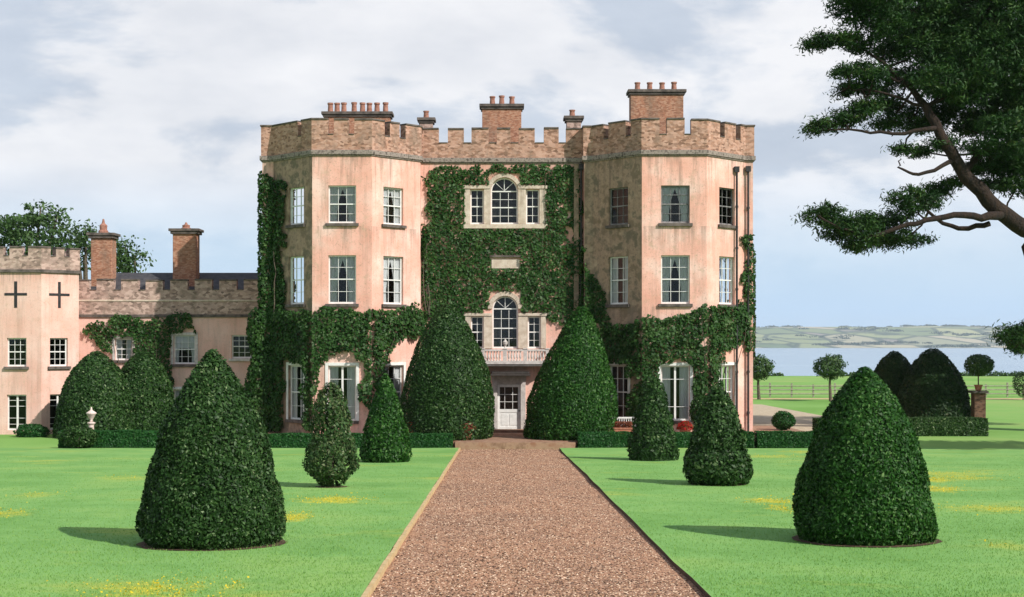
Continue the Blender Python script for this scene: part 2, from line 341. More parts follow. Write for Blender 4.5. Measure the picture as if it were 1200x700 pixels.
def lawn(x0, x1, nm):
    b = MB(); ysl = list(range(-12, 70, 2))+[69.6]; nx = 24; V = []
    for y in ysl:
        for i in range(nx+1):
            x = x0+(x1-x0)*i/nx
            if nm == 0 and i == nx: x += .035*noise.noise((0, y*.9, 0))
            if nm == 1 and i == 0: x += .05*noise.noise((3, y*.9, 0))
            V.append((x, y, lawn_z(y)+.03*noise.noise((x*.15, y*.15, 1))))
    k = nx+1; f = [(j*k+i, j*k+i+1, (j+1)*k+i+1, (j+1)*k+i) for j in range(len(ysl)-1) for i in range(nx)]
    b.add(V, f)
    b.cm = 1; e = nx if nm == 0 else 0
    for j in range(len(ysl)-1):
        a = V[j*k+e]; c = V[(j+1)*k+e]
        b.add([a, c, (c[0], c[1], c[2]-.2), (a[0], a[1], a[2]-.2)], [(0, 1, 2, 3)])
    tag(b.build('lawn', None, mats=[M['lawn'], M['soil']]), kind='structure')
lawn(-75, PL-.075, 0); lawn(PR, 75, 1)
b = MB(); V = []; yy = list(range(-12, 70, 3))+[69.75]
for y in yy:
    for i in range(9):
        x = PL-.04+(PR+.1-PL)*i/8; V.append((x, y, lawn_z(y)-.085+.02*math.sin(i/8*math.pi)))
b.add(V, [(j*9+i, j*9+i+1, (j+1)*9+i+1, (j+1)*9+i) for j in range(len(yy)-1) for i in range(8)])
tag(b.build('gravel_path', M['gravel']), kind='structure')
b = MB()
for j in range(-12, 70):
    y0 = j+.01; y1 = min(j+.985, 69.6); dx = random.uniform(-.008, .008); dz = random.uniform(-.008, .008)
    b.add([(PL-.07+dx, y0, lawn_z(y0)-.15), (PL+dx, y0, lawn_z(y0)-.15), (PL+dx, y1, lawn_z(y1)-.15), (PL-.07+dx, y1, lawn_z(y1)-.15),
           (PL-.07+dx, y0, lawn_z(y0)+.012+dz), (PL+dx, y0, lawn_z(y0)+.012+dz), (PL+dx, y1, lawn_z(y1)+.012+dz), (PL-.07+dx, y1, lawn_z(y1)+.012+dz)],
          [(4, 5, 6, 7), (0, 1, 5, 4), (1, 2, 6, 5), (2, 3, 7, 6), (3, 0, 4, 7)])
tag(b.build('path_kerb', M['edging']), kind='structure')
# terrace in front of the house with its steps
b = MB(); b.box((-13.4, 71.3, -.5), (16.6, 84.2, 0)); b.box((-2.1, 70.5, -.5), (3.75, 71.298, -.02))
tag(b.build('terrace', M['flag']), kind='structure')
tag(MB().add([(13.72, 80, -.245), (13.72, 122, -.245), (21.4, 118, -.245), (22.4, 100, -.245), (24.5, 90, -.245), (24, 80, -.245)], [(0, 5, 4, 3, 2, 1)]).build('gravel_yard', M['sand']), kind='structure')
tag(MB().add([(20, 128.5, -.24), (60, 127.5, -.24), (60, 130.5, -.24), (20, 131, -.24)], [(0, 1, 2, 3)]).build('track', M['edging']), kind='structure')
# far shore
def hz(x, y):
    t = max(0, min(1, (y-6900)/2400)); s = t*t*(3-2*t)
    return -33+7*min(1, (y-6900)/120)+s*(124+26*noise.noise((x/1600, y/1500, 0)))+10*noise.noise((x/420, y/420, 3))*min(1, t*5)
hx = list(range(-7000, 8001, 100)); hy = list(range(6900, 10501, 75)); k = len(hx)
b = MB(); b.add([(x, y, hz(x, y)) for y in hy for x in hx], [(j*k+i, j*k+i+1, (j+1)*k+i+1, (j+1)*k+i) for j in range(len(hy)-1) for i in range(k-1)])
tag(b.build('hills', M['hill'], smooth=True), kind='structure')
cs = []; 
while len(cs) < 260:
    x = random.uniform(800, 3700); y = random.uniform(7000, 9500)
    if noise.noise((x/500, y/350, 9)) > .12 or (y > 9100 and random.random() < .35):
        cs.append((x, y, hz(x, y), random.uniform(10, 26)))
LV = []
for (x, y, z, r) in cs:
    n = 55; d = rng.normal(size=(n, 3)); d /= np.linalg.norm(d, axis=1)[:, None]; d[:, 2] = abs(d[:, 2])
    LV.append(leaves(np.array([x, y, z])+d*np.array([r*2.2, r, r*.55])*rng.uniform(.5, 1, (n, 1)), d, 5.5))
tag(soup('distant_wood', LV, M['yew_dark']), kind='stuff')

# haze: even air round everything
hb = MB().box((-9400, -3100, -36), (9400, 10700, 165)).build('haze', None, mats=[])
hm = bpy.data.materials.new('haze_air'); hm.use_nodes = True; hn = hm.node_tree.nodes; hn.clear()
ho = hn.new('ShaderNodeOutputMaterial'); hv = hn.new('ShaderNodeVolumePrincipled'); hv.inputs['Color'].default_value = (.80, .86, .95, 1)
hv.inputs['Density'].default_value = 5e-5; hv.inputs['Anisotropy'].default_value = .2
hm.node_tree.links.new(hv.outputs[0], ho.inputs['Volume']); hb.data.materials.append(hm); tag(hb, kind='stuff')

# ------------------------------------------------------------------ masonry tools
def seglist(pts): return [(Vector((*pts[i], 0)), Vector((*pts[i+1], 0))) for i in range(len(pts)-1)]
def outward(a, b):
    d = (b-a).normalized(); return d, Vector((d.y, -d.x, 0))
def wall(mb, a, b, z0, z1, ops=(), depth=.24):
    """vertical wall face with real openings; ops: (u0,u1,v0,v1,arch)"""
    d, nrm = outward(a, b); Ln = (b-a).length
    def q(u, z, k=0): return a+d*u-nrm*k+Vector((0, 0, z))
    us = sorted({0, Ln, *[o[0] for o in ops], *[o[1] for o in ops]}); zs = sorted({z0, z1, *[o[2] for o in ops], *[o[3] for o in ops]})
    for i in range(len(us)-1):
        for j in range(len(zs)-1):
            cu = (us[i]+us[i+1])/2; cz = (zs[j]+zs[j+1])/2
            if any(o[0] < cu < o[1] and o[2] < cz < o[3] for o in ops): continue
            mb.add([q(us[i], zs[j]), q(us[i+1], zs[j]), q(us[i+1], zs[j+1]), q(us[i], zs[j+1])], [(0, 1, 2, 3)])
    for o in ops:
        u0, u1, v0, v1 = o[:4]
        if len(o) > 4 and o[4]:
            r = (u1-u0)/2; zc = v1-r; K = 8; arc = [(u0+r-r*math.cos(math.pi*t/(2*K)), zc+r*math.sin(math.pi*t/(2*K))) for t in range(2*K+1)]
            lp = [q(*p) for p in arc[:K+1]]; mb.add(lp+[q(u0, v1)], [tuple(range(K+2))])
            rp = [q(*p) for p in arc[K:]]; mb.add(rp+[q(u1, v1)], [tuple(range(K+2))])
            ring = [(u0, v0)]+arc+[(u1, v0)]
        else: ring = [(u0, v0), (u0, v1), (u1, v1), (u1, v0)]
        n = len(ring)
        for t in range(n):
            p, s = ring[t], ring[(t+1) % n]
            mb.add([q(*p), q(*s), q(*s, depth), q(*p, depth)], [(0, 1, 2, 3)])
def offs(pts, o):
    res = []; n = len(pts)
    for i in range(n):
        ns = []
        if i > 0: ns.append(outward(Vector((*pts[i-1], 0)), Vector((*pts[i], 0)))[1])
        if i < n-1: ns.append(outward(Vector((*pts[i], 0)), Vector((*pts[i+1], 0)))[1])
        m = sum(ns, Vector((0, 0, 0))); m.normalize(); c = m.dot(ns[0]); res.append((pts[i][0]+m.x*o/c, pts[i][1]+m.y*o/c))
    return res
def band(mb, pts, z0, z1, o0, o1):
    A = offs(pts, o0); B = offs(pts, o1); n = len(pts); vs = []
    for i in range(n): vs += [(*A[i], z0), (*B[i], z0), (*B[i], z1), (*A[i], z1)]
    fs = [(0, 1, 2, 3), (4*n-4, 4*n-1, 4*n-2, 4*n-3)]
    for i in range(n-1):
        for j in range(4): fs.append((4*i+j, 4*i+(j+1) % 4, 4*i+4+(j+1) % 4, 4*i+4+j))
    mb.add(vs, fs)
def subpath(pts, s0, s1):
    res = []; acc = 0
    for i in range(len(pts)-1):
        a = Vector(pts[i]); b = Vector(pts[i+1]); Ln = (b-a).length
        if not res and acc <= s0 <= acc+Ln: res.append(tuple(a.lerp(b, (s0-acc)/Ln)))
        if res and acc+Ln >= s1: res.append(tuple(a.lerp(b, (s1-acc)/Ln))); return res
        acc += Ln
        if res and acc > s0+1e-4 and (Vector(res[-1])-b).length > .02: res.append(tuple(b))
    return res
def parapet(root, pts, zb, zc, zt, gaps, mats, th=.42, out=.06, name='parapet'):
    """gaps: list of (s centre, width) along the path"""
    m, c = mats
    A = MB(); caps = []; band(A, pts, zb, zc, out, out-th)
    Ltot = sum((Vector(pts[i+1])-Vector(pts[i])).length for i in range(len(pts)-1))
    edges = [0]
    for g, w_ in sorted(gaps): edges += [g-w_/2, g+w_/2]
    edges.append(Ltot)
    for i in range(0, len(edges)-1, 2):
        if edges[i+1]-edges[i] < .05: continue
        sp = subpath(pts, edges[i], edges[i+1]); dz = random.uniform(-.03, .03)
        band(A, sp, zc-.002, zt+dz, out, out-th); Bc = MB(); band(Bc, sp, zt+dz, zt+dz+.09, out+.05, out-th-.05); caps.append(Bc)
    for i in range(1, len(edges)-1, 2):
        sp = subpath(pts, edges[i]+.01, edges[i+1]-.01); Bc = MB(); band(Bc, sp, zc, zc+.05, out+.04, out-th-.04); caps.append(Bc)
    p = A.build(name, m, root)
    for Bc in caps: Bc.build('coping', c, p, bevel=.015)
    return p
def px_s(pts, px):
    """arc length at which the path crosses picture column px"""
    acc = 0; best = None
    for i in range(len(pts)-1):
        a = Vector(pts[i]); b = Vector(pts[i+1]); Ln = (b-a).length
        pa = VX+F*a.x/a.y; pb = VX+F*b.x/b.y
        if pa < px <= pb:
            k = (px-VX)/F; t = (k*a.y-a.x)/((b.x-a.x)-k*(b.y-a.y)); return acc+t*Ln
        acc += Ln
    return None
OPEN = []   # world boxes of the openings, so that climbing plants leave the glass free
def window(root, a, b, u0, u1, v0, v1, arch=False, style='sash', cur=1, sill=True, surround=None, depth=.17, bars=(2, 1), frame='white'):
    d, nr = outward(a, b); OPEN.append((a, d, u0, u1, v0, v1))
    def q(u, z, k=0): return a+d*u-nr*k+Vector((0, 0, z))
    def bar(mb, ua, ub, za, zb, k0, k1):
        vs = [q(ua, za, k0), q(ub, za, k0), q(ub, zb, k0), q(ua, zb, k0), q(ua, za, k1), q(ub, za, k1), q(ub, zb, k1), q(ua, zb, k1)]
        mb.add(vs, [(0, 1, 2, 3), (7, 6, 5, 4), (0, 4, 5, 1), (1, 5, 6, 2), (2, 6, 7, 3), (3, 7, 4, 0)])
    fr = MB(); t = .075; e = .004; k0, k1 = depth-.03, depth+.06
    vt = v1-(u1-u0)/2 if arch else v1
    bar(fr, u0+e, u0+t, v0+e, vt, k0, k1); bar(fr, u1-t, u1-e, v0+e, vt, k0, k1)
    bar(fr, u0+t, u1-t, v0+e, v0+t*1.3, k0, k1)
    if not arch: bar(fr, u0+t, u1-t, v1-t, v1-e, k0, k1)
    else:
        r = (u1-u0)/2; uc = (u0+u1)/2; K = 14
        for i in range(K):
            t0, t1 = math.pi*i/K, math.pi*(i+1)/K
            P4 = [(uc-ra*math.cos(tt), vt+ra*math.sin(tt)) for ra, tt in ((r-e, t0), (r-e, t1), (r-t, t1), (r-t, t0))]
            vs = [q(*p, k0) for p in P4]+[q(*p, k1) for p in P4]
            fr.add(vs, [(0, 1, 2, 3), (7, 6, 5, 4), (0, 4, 5, 1), (2, 6, 7, 3)])
        bar(fr, u0+t, u1-t, vt-.03, vt+.03, k0+.012, k1-.012)
        for ang in (45, 90, 135):
            dx, dz = math.cos(R(ang)), math.sin(R(ang)); w2 = .016
            P4 = [(uc-dx*.02-dz*w2, vt+.03+dz*.0-dx*w2*0), (uc+dz*w2, vt+.03), (uc+dx*(r-t)+dz*w2, vt+dz*(r-t)-dx*w2), (uc+dx*(r-t)-dz*w2, vt+dz*(r-t)+dx*w2)]
            fr.add([q(*p, k0+.015) for p in P4]+[q(*p, k1-.015) for p in P4], [(0, 1, 2, 3), (7, 6, 5, 4), (0, 4, 5, 1), (1, 5, 6, 2), (2, 6, 7, 3), (3, 7, 4, 0)])
    zm = (v0+vt)/2+.02
    nb, nh = bars; gb = .012
    if style == 'sash': bar(fr, u0+t, u1-t, zm-.03, zm+.03, k0+.008, k1-.004)
    if style == 'french': bar(fr, (u0+u1)/2-.05, (u0+u1)/2+.05, v0+t, v1-t, k0+.008, k1-.004)
    for i in range(1, nb+1):
        uu = u0+t+(u1-u0-2*t)*i/(nb+1); bar(fr, uu-gb, uu+gb, v0+t, vt-t*.9, k0+.02, k1-.02)
    hs = [v0+(zm-v0)*i/(nh+1) for i in range(1, nh+1)]+[zm+(vt-zm)*i/(nh+1) for i in range(1, nh+1)]
    for h in hs: bar(fr, u0+t, u1-t, h-gb, h+gb, k0+.022, k1-.022)
    wo = fr.build('window', M[frame], root)
    g = MB()
    if arch:
        K = 16; ring = [(u0+.03, v0+.02)]+[(uc-(r-.03)*math.cos(math.pi*i/K), vt+(r-.03)*math.sin(math.pi*i/K)) for i in range(K+1)]+[(u1-.03, v0+.02)]
        g.add([q(*p, depth+.02) for p in ring], [tuple(range(len(ring)))])
    else: g.add([q(u0+.03, v0+.02, depth+.02), q(u1-.03, v0+.02, depth+.02), q(u1-.03, v1-.02, depth+.02), q(u0+.03, v1-.02, depth+.02)], [(0, 1, 2, 3)])
    g.build('pane', M['glass'], wo)
    if cur:
        # draped curtains: two pleated strips gathered towards the sides
        for sgn in (0, 1):
            cm = MB(); nz, nu = 8, 12; wtop = (u1-u0)*(.5 if cur == 1 else .30); vs = []
            for iz in range(nz+1):
                tz = iz/nz; z = v0+.05+(vt-v0-.08)*tz
                wd = wtop*(1 if cur == 2 else (.48+.52*tz**2.2 if tz > .35 else .52-.1*tz))
                for iu in range(nu+1):
                    tu = iu/nu; uu = (u0+.06+wd*tu) if sgn == 0 else (u1-.06-wd*tu)
                    vs.append(q(uu, z, depth+.085+.025*math.sin(tu*22)))
            cm.add(vs, [(j*(nu+1)+i, j*(nu+1)+i+1, (j+1)*(nu+1)+i+1, (j+1)*(nu+1)+i) for j in range(nz) for i in range(nu)])
            cm.build('curtain', M['curtain'], wo, smooth=True)
    if cur == 3:
        cm = MB(); cm.add([q(u0+.06, v0+(vt-v0)*.55, depth+.11), q(u1-.06, v0+(vt-v0)*.55, depth+.11), q(u1-.06, vt-.03, depth+.11), q(u0+.06, vt-.03, depth+.11)], [(0, 1, 2, 3)]); cm.build('blind', M['curtain'], wo)
    if sill:
        sm = MB(); bar(sm, u0-.14, u1+.14, v0-.16, v0-.003, -.13, depth-.04); sm.build('sill', sill if not isinstance(sill, bool) else M['coping'], wo, bevel=.01)
    if surround:
        sm = MB(); s_ = .16
        bar(sm, u0-s_, u0-.003, v0, v1+s_, -.045, .0-.002); bar(sm, u1+.003, u1+s_, v0, v1+s_, -.045, -.002); bar(sm, u0-.003, u1+.003, v1+.003, v1+s_, -.045, -.002)
        sm.build('surround', surround, wo, bevel=.008)
    return wo
def chimney(root, px0, px1, ytop, ybase_z, Y, pots, mat, pot_px, depth=1.0, cap=True):
    x0, x1 = PX(px0, Y), PX(px1, Y); zt = PZ(ytop, Y)
    b = MB(); b.box((x0+.1, Y, ybase_z), (x1-.1, Y+depth, zt-.3)); o = b.build('chimney', mat, root, bevel=.02)
    c = MB(); c.box((x0+.02, Y-.08, zt-.3), (x1-.02, Y+depth+.08, zt-.17)); c.box((x0-.06, Y-.16, zt-.168), (x1+.06, Y+depth+.16, zt)); c.build('cap', M['coping'], o, bevel=.02)
    for p in pots:
        x = PX(p, Y); h = pot_px/F*Y*random.uniform(.93, 1.05); r = .17
        m = MB(); m.lathe([(r*1.05, 0), (r*1.05, .06), (r*.92, .1), (r*.8, h*.8), (r*1.0, h*.84), (r*1.0, h), (r*.7, h), (r*.66, h*.6)], (x, Y+depth/2+random.uniform(-.05, .05), zt), 12)
        m.build('chimney_pot', M['pot_soot'], o)
    return o

# ------------------------------------------------------------------ the house
house = empty('country_house', (0, 78, 0), 'pink castle-like country house with two battlemented octagonal towers and an ivy-clad centre', 'house')
Y0 = 75.6; YB = 78.05; YC = 78.9
OUT = [(-12.7, 94), (-12.7, YB), (-12.1, YB), (-9.7, Y0), (-6.6, Y0), (-4.2, YB), (-4.2, YC), (4.63, YC), (4.63, YB), (5.08, YB), (7.48, Y0), (10.86, Y0), (13.26, YB), (13.7, YB), (13.7, 94)]
SG = seglist(OUT)
# (segment, u0frac centre, width, kinds)
ops = {i: [] for i in range(len(SG))}; wins = []
def addw(seg, uc, wd, v0, v1, **k):
    ops[seg].append((uc-wd/2, uc+wd/2, v0, v1, k.get('arch', False))); wins.append((seg, uc-wd/2, uc+wd/2, v0, v1, k))
def facet_u(seg, px):
    a, b = SG[seg]; k = (px-VX)/F; t = (k*a.y-a.x)/((b.x-a.x)-k*(b.y-a.y)); return t*(b-a).length
for seg, px, wd, cr_, cg in ((2, 347, 1.35, (2, 2, 2), 'l'), (3, 401, 1.45, (1, 1, 2), 'l'), (4, 461, 1.4, (1, 1, 2), 'l'), (9, 724.5, 1.35, (2, 2, 0), 'r'), (10, 791.5, 1.5, (1, 1, 2), 'r'), (11, 852, 1.4, (0, 3, 2), 'r')):
    u = facet_u(seg, px)
    addw(seg, u, wd, 11.05, 13.02, cur=cr_[0] if cg == 'l' else 0 if seg != 10 else 1, frame='white' if cg == 'l' else 'grey_frame')
    addw(seg, u, wd, 6.85, 9.38, cur=cr_[1])
    addw(seg, u, wd, .75, 3.62, cur=cr_[2], style='french' if seg in (3, 10) else 'sash', bars=(0, 1) if seg in (3, 10) else (2, 1), surround=M['white'])
cw = 6  # centre wall; u = x+4.2
def cu(x): return x+4.2
PS = M['pale_stone']
for x0, x1, v0, v1, ar in ((-.42, 1.07, 11.26, 13.8, True), (-1.53, -.79, 11.26, 13.16, False), (1.5, 2.23, 11.26, 13.16, False),
                           (-.33, 1.07, 4.5, 7.36, True), (-1.5, -.8, 4.5, 6.25, False), (1.6, 2.3, 4.5, 6.25, False)):
    addw(cw, cu((x0+x1)/2), x1-x0, v0, v1, arch=ar, cur=0, sill=False, style='sash', bars=(2 if ar else 1, 1))
ops[cw].append((cu(-.2), cu(1.35), .02, 2.86, False))
for i, (a, b_) in enumerate(SG):
    m = MB(); wall(m, a, b_, -.4, 14.72, ops[i])
    mt = M['stucco_worn_shaded'] if i in (2, 9, 8) else M['stucco']
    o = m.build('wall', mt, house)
for seg, u0, u1, v0, v1, k in wins:
    k = dict(k); window(house, SG[seg][0], SG[seg][1], u0, u1, v0, v1, **k)
# back wall, roof, dark rooms
m = MB(); wall(m, Vector((13.7, 94, 0)), Vector((-12.7, 94, 0)), -.4, 14.72); m.build('wall', M['stucco'], house)
m = MB(); m.add([(x, y, 14.75) for x, y in offs(OUT, -.02)], [tuple(range(len(OUT)))]); m.build('roof', M['slate'], house)
m = MB()
inn = offs(OUT, -1.1)
m.add([(-11.4, 92, 0), (-11.4, 79.6, 0), (12.4, 79.6, 0), (12.4, 92, 0), (-11.4, 92, 14.5), (-11.4, 79.6, 14.5), (12.4, 79.6, 14.5), (12.4, 92, 14.5)], [(0, 1, 5, 4), (1, 2, 6, 5), (2, 3, 7, 6)])
for zf in (3.95, 10.1, 14.5): m.add([(-12.2, 79.58, zf), (12.9, 79.58, zf), (10.6, 76.1, zf), (7.7, 76.1, zf), (5.2, 78.9, zf), (-4.4, 79.2, zf), (-6.8, 76.1, zf), (-9.5, 76.1, zf)], [tuple(range(8))])
m.build('interior', M['interior'], house)
# string courses and parapets
m = MB(); band(m, OUT, 14.62, 14.86, .13, -.05); band(m, OUT, 14.55, 14.618, .07, -.03); m.build('string_course', M['string'], house, bevel=.02)
gp = []
for p, wpx in ((334, 0), (352, .3), (388, .3), (412, .3), (453, .38), (471, .42), (507, 0), (519.5, .5), (548, .42), (577.5, .45), (603, .45), (632, .5), (659, .4), (711, .35), (737, .35), (777, .38), (806, .34), (845.5, .42), (864, .45)):
    if wpx: s = px_s(OUT, p); gp.append((s, wpx))
Ltot = sum((b_-a).length for a, b_ in SG); 
for s in np.arange(1.2, 14.5, 1.5): gp.append((float(s), .5)); gp.append((float(Ltot-s), .5))
parapet(house, OUT, 14.86, 15.66, 16.42, gp, (M['rubble'], M['coping']))
# centre group: pale stone surrounds proud of the wall
def cbox(mb, x0, x1, z0, z1, k): mb.box((x0, YC-k, z0), (x1, YC+.02, z1))
def arch_trim(mb, xc, zc, r0, r1, k, K=20):
    for i in range(K):
        t0, t1 = math.pi*i/K, math.pi*(i+1)/K
        P4 = [(xc-ra*math.cos(t), zc+ra*math.sin(t)) for ra, t in ((r0, t0), (r0, t1), (r1, t1), (r1, t0))]
        mb.add([(p[0], YC-k, p[1]) for p in P4]+[(p[0], YC+.02, p[1]) for p in P4], [(0, 1, 2, 3), (7, 6, 5, 4), (0, 4, 5, 1), (2, 6, 7, 3), (1, 5, 6, 2), (3, 7, 4, 0)])
m = MB()
for x0, x1 in ((-1.85, -1.535), (-.785, -.425), (1.075, 1.495), (2.235, 2.6)): cbox(m, x0, x1, 11.27, 13.18, .09)
cbox(m, -1.92, 2.66, 11.02, 11.255, .16); cbox(m, -1.92, -.43, 13.182, 13.36, .14); cbox(m, 1.08, 2.66, 13.182, 13.36, .14); arch_trim(m, .325, 13.055, .75, .97, .1)
m.build('window_surround', PS, house, bevel=.012)
m = MB()
for x0, x1 in ((-1.8, -1.505), (-.795, -.335), (1.075, 1.595), (2.305, 2.6)): cbox(m, x0, x1, 4.5, 6.268, .09)
cbox(m, -1.9, -.34, 6.27, 6.42, .14); cbox(m, 1.08, 2.7, 6.27, 6.42, .14); arch_trim(m, .37, 6.66, .705, .95, .1)
m.build('window_surround', PS, house, bevel=.012)
m = MB(); cbox(m, -.37, 1.16, 8.85, 9.35, .09); m.build('wall_plaque', PS, house, bevel=.015)
m = MB(); cbox(m, -.42, 1.22, 9.46, 9.56, .2); m.build('plaque_hood', M['coping'], house)
# balcony over the door
m = MB(); m.box((-.95, YC-1.0, 3.66), (2.75, YC-.003, 3.84)); m.box((-.88, YC-.92, 3.56), (2.68, YC-.003, 3.658)); bal = m.build('balcony', M['white_dirty'], house, bevel=.015)
m = MB(); m.box((-.92, YC-.97, 4.36), (2.72, YC-.81, 4.46)); m.box((-.92, YC-.81, 4.36), (-.76, YC-.003, 4.46)); m.box((2.56, YC-.81, 4.36), (2.72, YC-.003, 4.46)); m.build('rail', M['white_dirty'], bal, bevel=.01)
for x in (-.84, .35, 1.45, 2.64):
    m = MB(); m.box((x-.1, YC-.98, 3.842), (x+.1, YC-.8, 4.358)); m.box((x-.12, YC-1.0, 4.462), (x+.12, YC-.78, 4.52)); m.build('pier', M['white_dirty'], bal, bevel=.01)
for i in range(22):
    x = -.68+i*.155
    if min(abs(x-q_) for q_ in (-.84, .35, 1.45, 2.64)) < .13: continue
    m = MB(); m.lathe([(.05, 0), (.05, .05), (.028, .09), (.055, .2), (.05, .28), (.026, .42), (.045, .47), (.045, .515)], (x, YC-.89, 3.842), 8); m.build('baluster', M['white_dirty'], bal)
m = MB(); m.lathe([(.09, 0), (.05, .05), (.04, .1), (.12, .22), (.14, .34), (.09, .38), (.05, .44), (.02, .5)], (.37, YC-.89, 4.523), 12); m.build('finial', M['white_dirty'], bal)
for x in (-.7, 2.45):
    m = MB(); m.add([(x, YC-.85, 3.558), (x+.18, YC-.85, 3.558), (x+.18, YC-.01, 3.558), (x, YC-.01, 3.558), (x, YC-.01, 3.1), (x+.18, YC-.01, 3.1)], [(0, 1, 2, 3), (0, 4, 5, 1), (2, 5, 4, 3), (0, 3, 4), (1, 5, 2)]); m.build('bracket', M['white_dirty'], bal)
# door case, door
m = MB(); m.box((-.42, YC-.95, 3.03), (1.72, YC-.003, 3.14)); m.box((-.36, YC-.88, 3.142), (1.66, YC-.003, 3.26)); m.build('door_canopy', M['dark_wood'], house, bevel=.015)
m = MB()
m.box((-.33, YC-.14, 0), (-.06, YC+.06, 2.72)); m.box((1.21, YC-.14, 0), (1.48, YC+.06, 2.72)); m.box((-.36, YC-.16, 2.722), (1.51, YC+.06, 3.02)); m.box((-.06, YC-.02, 2.56), (1.21, YC+.06, 2.718))
dc = m.build('door_case', M['white_dirty'], house, bevel=.012)
m = MB(); dy0, dy1 = YC+.03, YC+.08; dx0, dx1 = -.05, 1.2
for bx in ((dx0, dx0+.13, .03, 2.55), (dx1-.13, dx1, .03, 2.55), (dx0+.13, dx1-.13, .03, .25), (dx0+.13, dx1-.13, 1.02, 1.2), (dx0+.13, dx1-.13, 2.4, 2.55)): m.box((bx[0], dy0, bx[2]), (bx[1], dy1, bx[3]))
for x in (.35, .78): m.box((x-.014, dy0+.008, 1.2), (x+.014, dy1-.01, 2.4))
for z in (1.6, 2.0): m.box((dx0+.13, dy0+.01, z-.014), (dx1-.13, dy1-.012, z+.014))
m.box((dx0+.125, dy0+.022, .245), (dx1-.125, dy1-.01, 1.025)); m.box((dx0+.2, dy0+.008, .33), (.54, dy0+.03, .94)); m.box((.61, dy0+.008, .33), (dx1-.2, dy0+.03, .94))
dr = m.build('door', M['white'], house, bevel=.006)
MB().add([(dx0+.12, dy1-.015, 1.19), (dx1-.12, dy1-.015, 1.19), (dx1-.12, dy1-.015, 2.41), (dx0+.12, dy1-.015, 2.41)], [(0, 1, 2, 3)]).build('pane', M['glass'], dr)
MB().lathe([(.012, 0), (.035, .01), (.035, .05), (.01, .06)], (1.13, YC-.0, 1.08), 10).build('handle', M['iron'], dr)
m = MB(); m.box((-.6, YC-1.1, .004), (1.75, YC-.145, .13)); m.build('doorstep', M['flag'], house, bevel=.02)
# pipes
def pipe(x, y, z1, z0=0):
    m = MB(); m.tube([(x, y, z0), (x, y, z1)], .06, 8)
    for z in np.arange(z0+1, z1, 2.2): m.tube([(x, y, z), (x, y, z+.12)], .085, 8)
    m.box((x-.13, y-.1, z1), (x+.13, y+.1, z1+.3)); m.build('drainpipe', M['iron'], house)
pipe(4.5, YC-.2, 14.2); pipe(12.7, 77.25, 13.9); pipe(13.42, YB-.14, 14.0, 0)
m = MB(); m.box((4.1, YC-.18, .02), (4.36, YC-.003, 14.54)); m.build('pilaster', M['stucco_worn_shaded'], house)
# chimneys
chimney(house, 378, 459, 131, 14.7, 83, (386, 394, 402, 414, 424, 432, 441, 451), M['chimney_red'], 12)
chimney(house, 737, 803, 105, 14.7, 82, (748, 762.5, 777, 791), M['chimney_red'], 10)
chimney(house, 563, 613, 122, 14.7, 84, (577, 588, 600), M['chimney_red'], 11)
chimney(house, 490, 509, 138, 14.7, 83, (499,), M['rubble_grey'], 9, .8)
chimney(house, 662, 683, 136, 14.7, 80.5, (671,), M['rubble_grey'], 8, .8)

# ------------------------------------------------------------------ the wing and its turret
wing = empty('castle_wing', (-20, 82, 0), 'low two-storey pink wing with stone battlements and an octagonal turret left of the house', 'building')
YW = 84
TW = [(-29.5, 86), (-29.5, 81.6), (-27.9, 80), (-25.2, 80), (-23.6, 81.6), (-24.5, 84.3), (-26, 86)]
TS = seglist(TW); WW = [(-24.36, YW), (-12.72, YW)]; WS = seglist(WW)
def tw(seg, px): a, b_ = TS[seg]; k = (px-VX)/F; t = (k*a.y-a.x)/((b_.x-a.x)-k*(b_.y-a.y)); return t*(b_-a).length
tops = {i: [] for i in range(6)}; tl = []
for seg, px in ((2, 19.5), (3, 69)):
    u = tw(seg, px)
    for v0, v1, kw in ((3.5, 5.08, dict(cur=0)), (-.02, 1.95, dict(cur=0, sill=False, style='french', bars=(0, 2)))):
        wd = 1.08; tops[seg].append((u-wd/2, u+wd/2, v0, v1, False)); tl.append((seg, u-wd/2, u+wd/2, v0, v1, kw))
for i, (a, b_) in enumerate(TS):
    m = MB(); wall(m, a, b_, -.5, 8.72, tops[i]); m.build('wall', M['stucco_wing'], wing)
for seg, u0, u1, v0, v1, kw in tl: window(wing, *TS[seg], u0, u1, v0, v1, **kw)
for seg, px in ((2, 18.5), (3, 69.5)):   # cross-shaped arrow slits
    a, b_ = TS[seg]; d, nr = outward(a, b_); u = tw(seg, px); m = MB()
    for (ua, ub, za, zb, kk) in ((-.08, .08, 6.75, 8.2, .022), (-.62, .62, 7.42, 7.56, .018)):
        q = lambda uu, z, k: a+d*(u+uu)+nr*k+Vector((0, 0, z))
        m.add([q(ua, za, kk), q(ub, za, kk), q(ub, zb, kk), q(ua, zb, kk), q(ua, za, -.1), q(ub, za, -.1), q(ub, zb, -.1), q(ua, zb, -.1)], [(0, 1, 2, 3), (0, 4, 5, 1), (1, 5, 6, 2), (2, 6, 7, 3), (3, 7, 4, 0)])
    m.build('arrow_slit', M['iron'], wing)
m = MB(); band(m, TW, 8.68, 8.86, .12, -.05); m.build('string_course', M['coping'], wing, bevel=.02)
g2 = [(px_s(TW, p), .32) for p in (8, 30, 62, 78)]+[(float(s), .4) for s in (1.2, 2.8, 13.0, 15.0)]
parapet(wing, TW, 8.86, 9.6, 10.05, g2, (M['rubble_grey'], M['coping']))
m = MB(); m.add([(x, y, 8.8) for x, y in offs(TW, -.02)], [tuple(range(7))]); m.build('roof', M['slate'], wing)
wops = []; wl = []
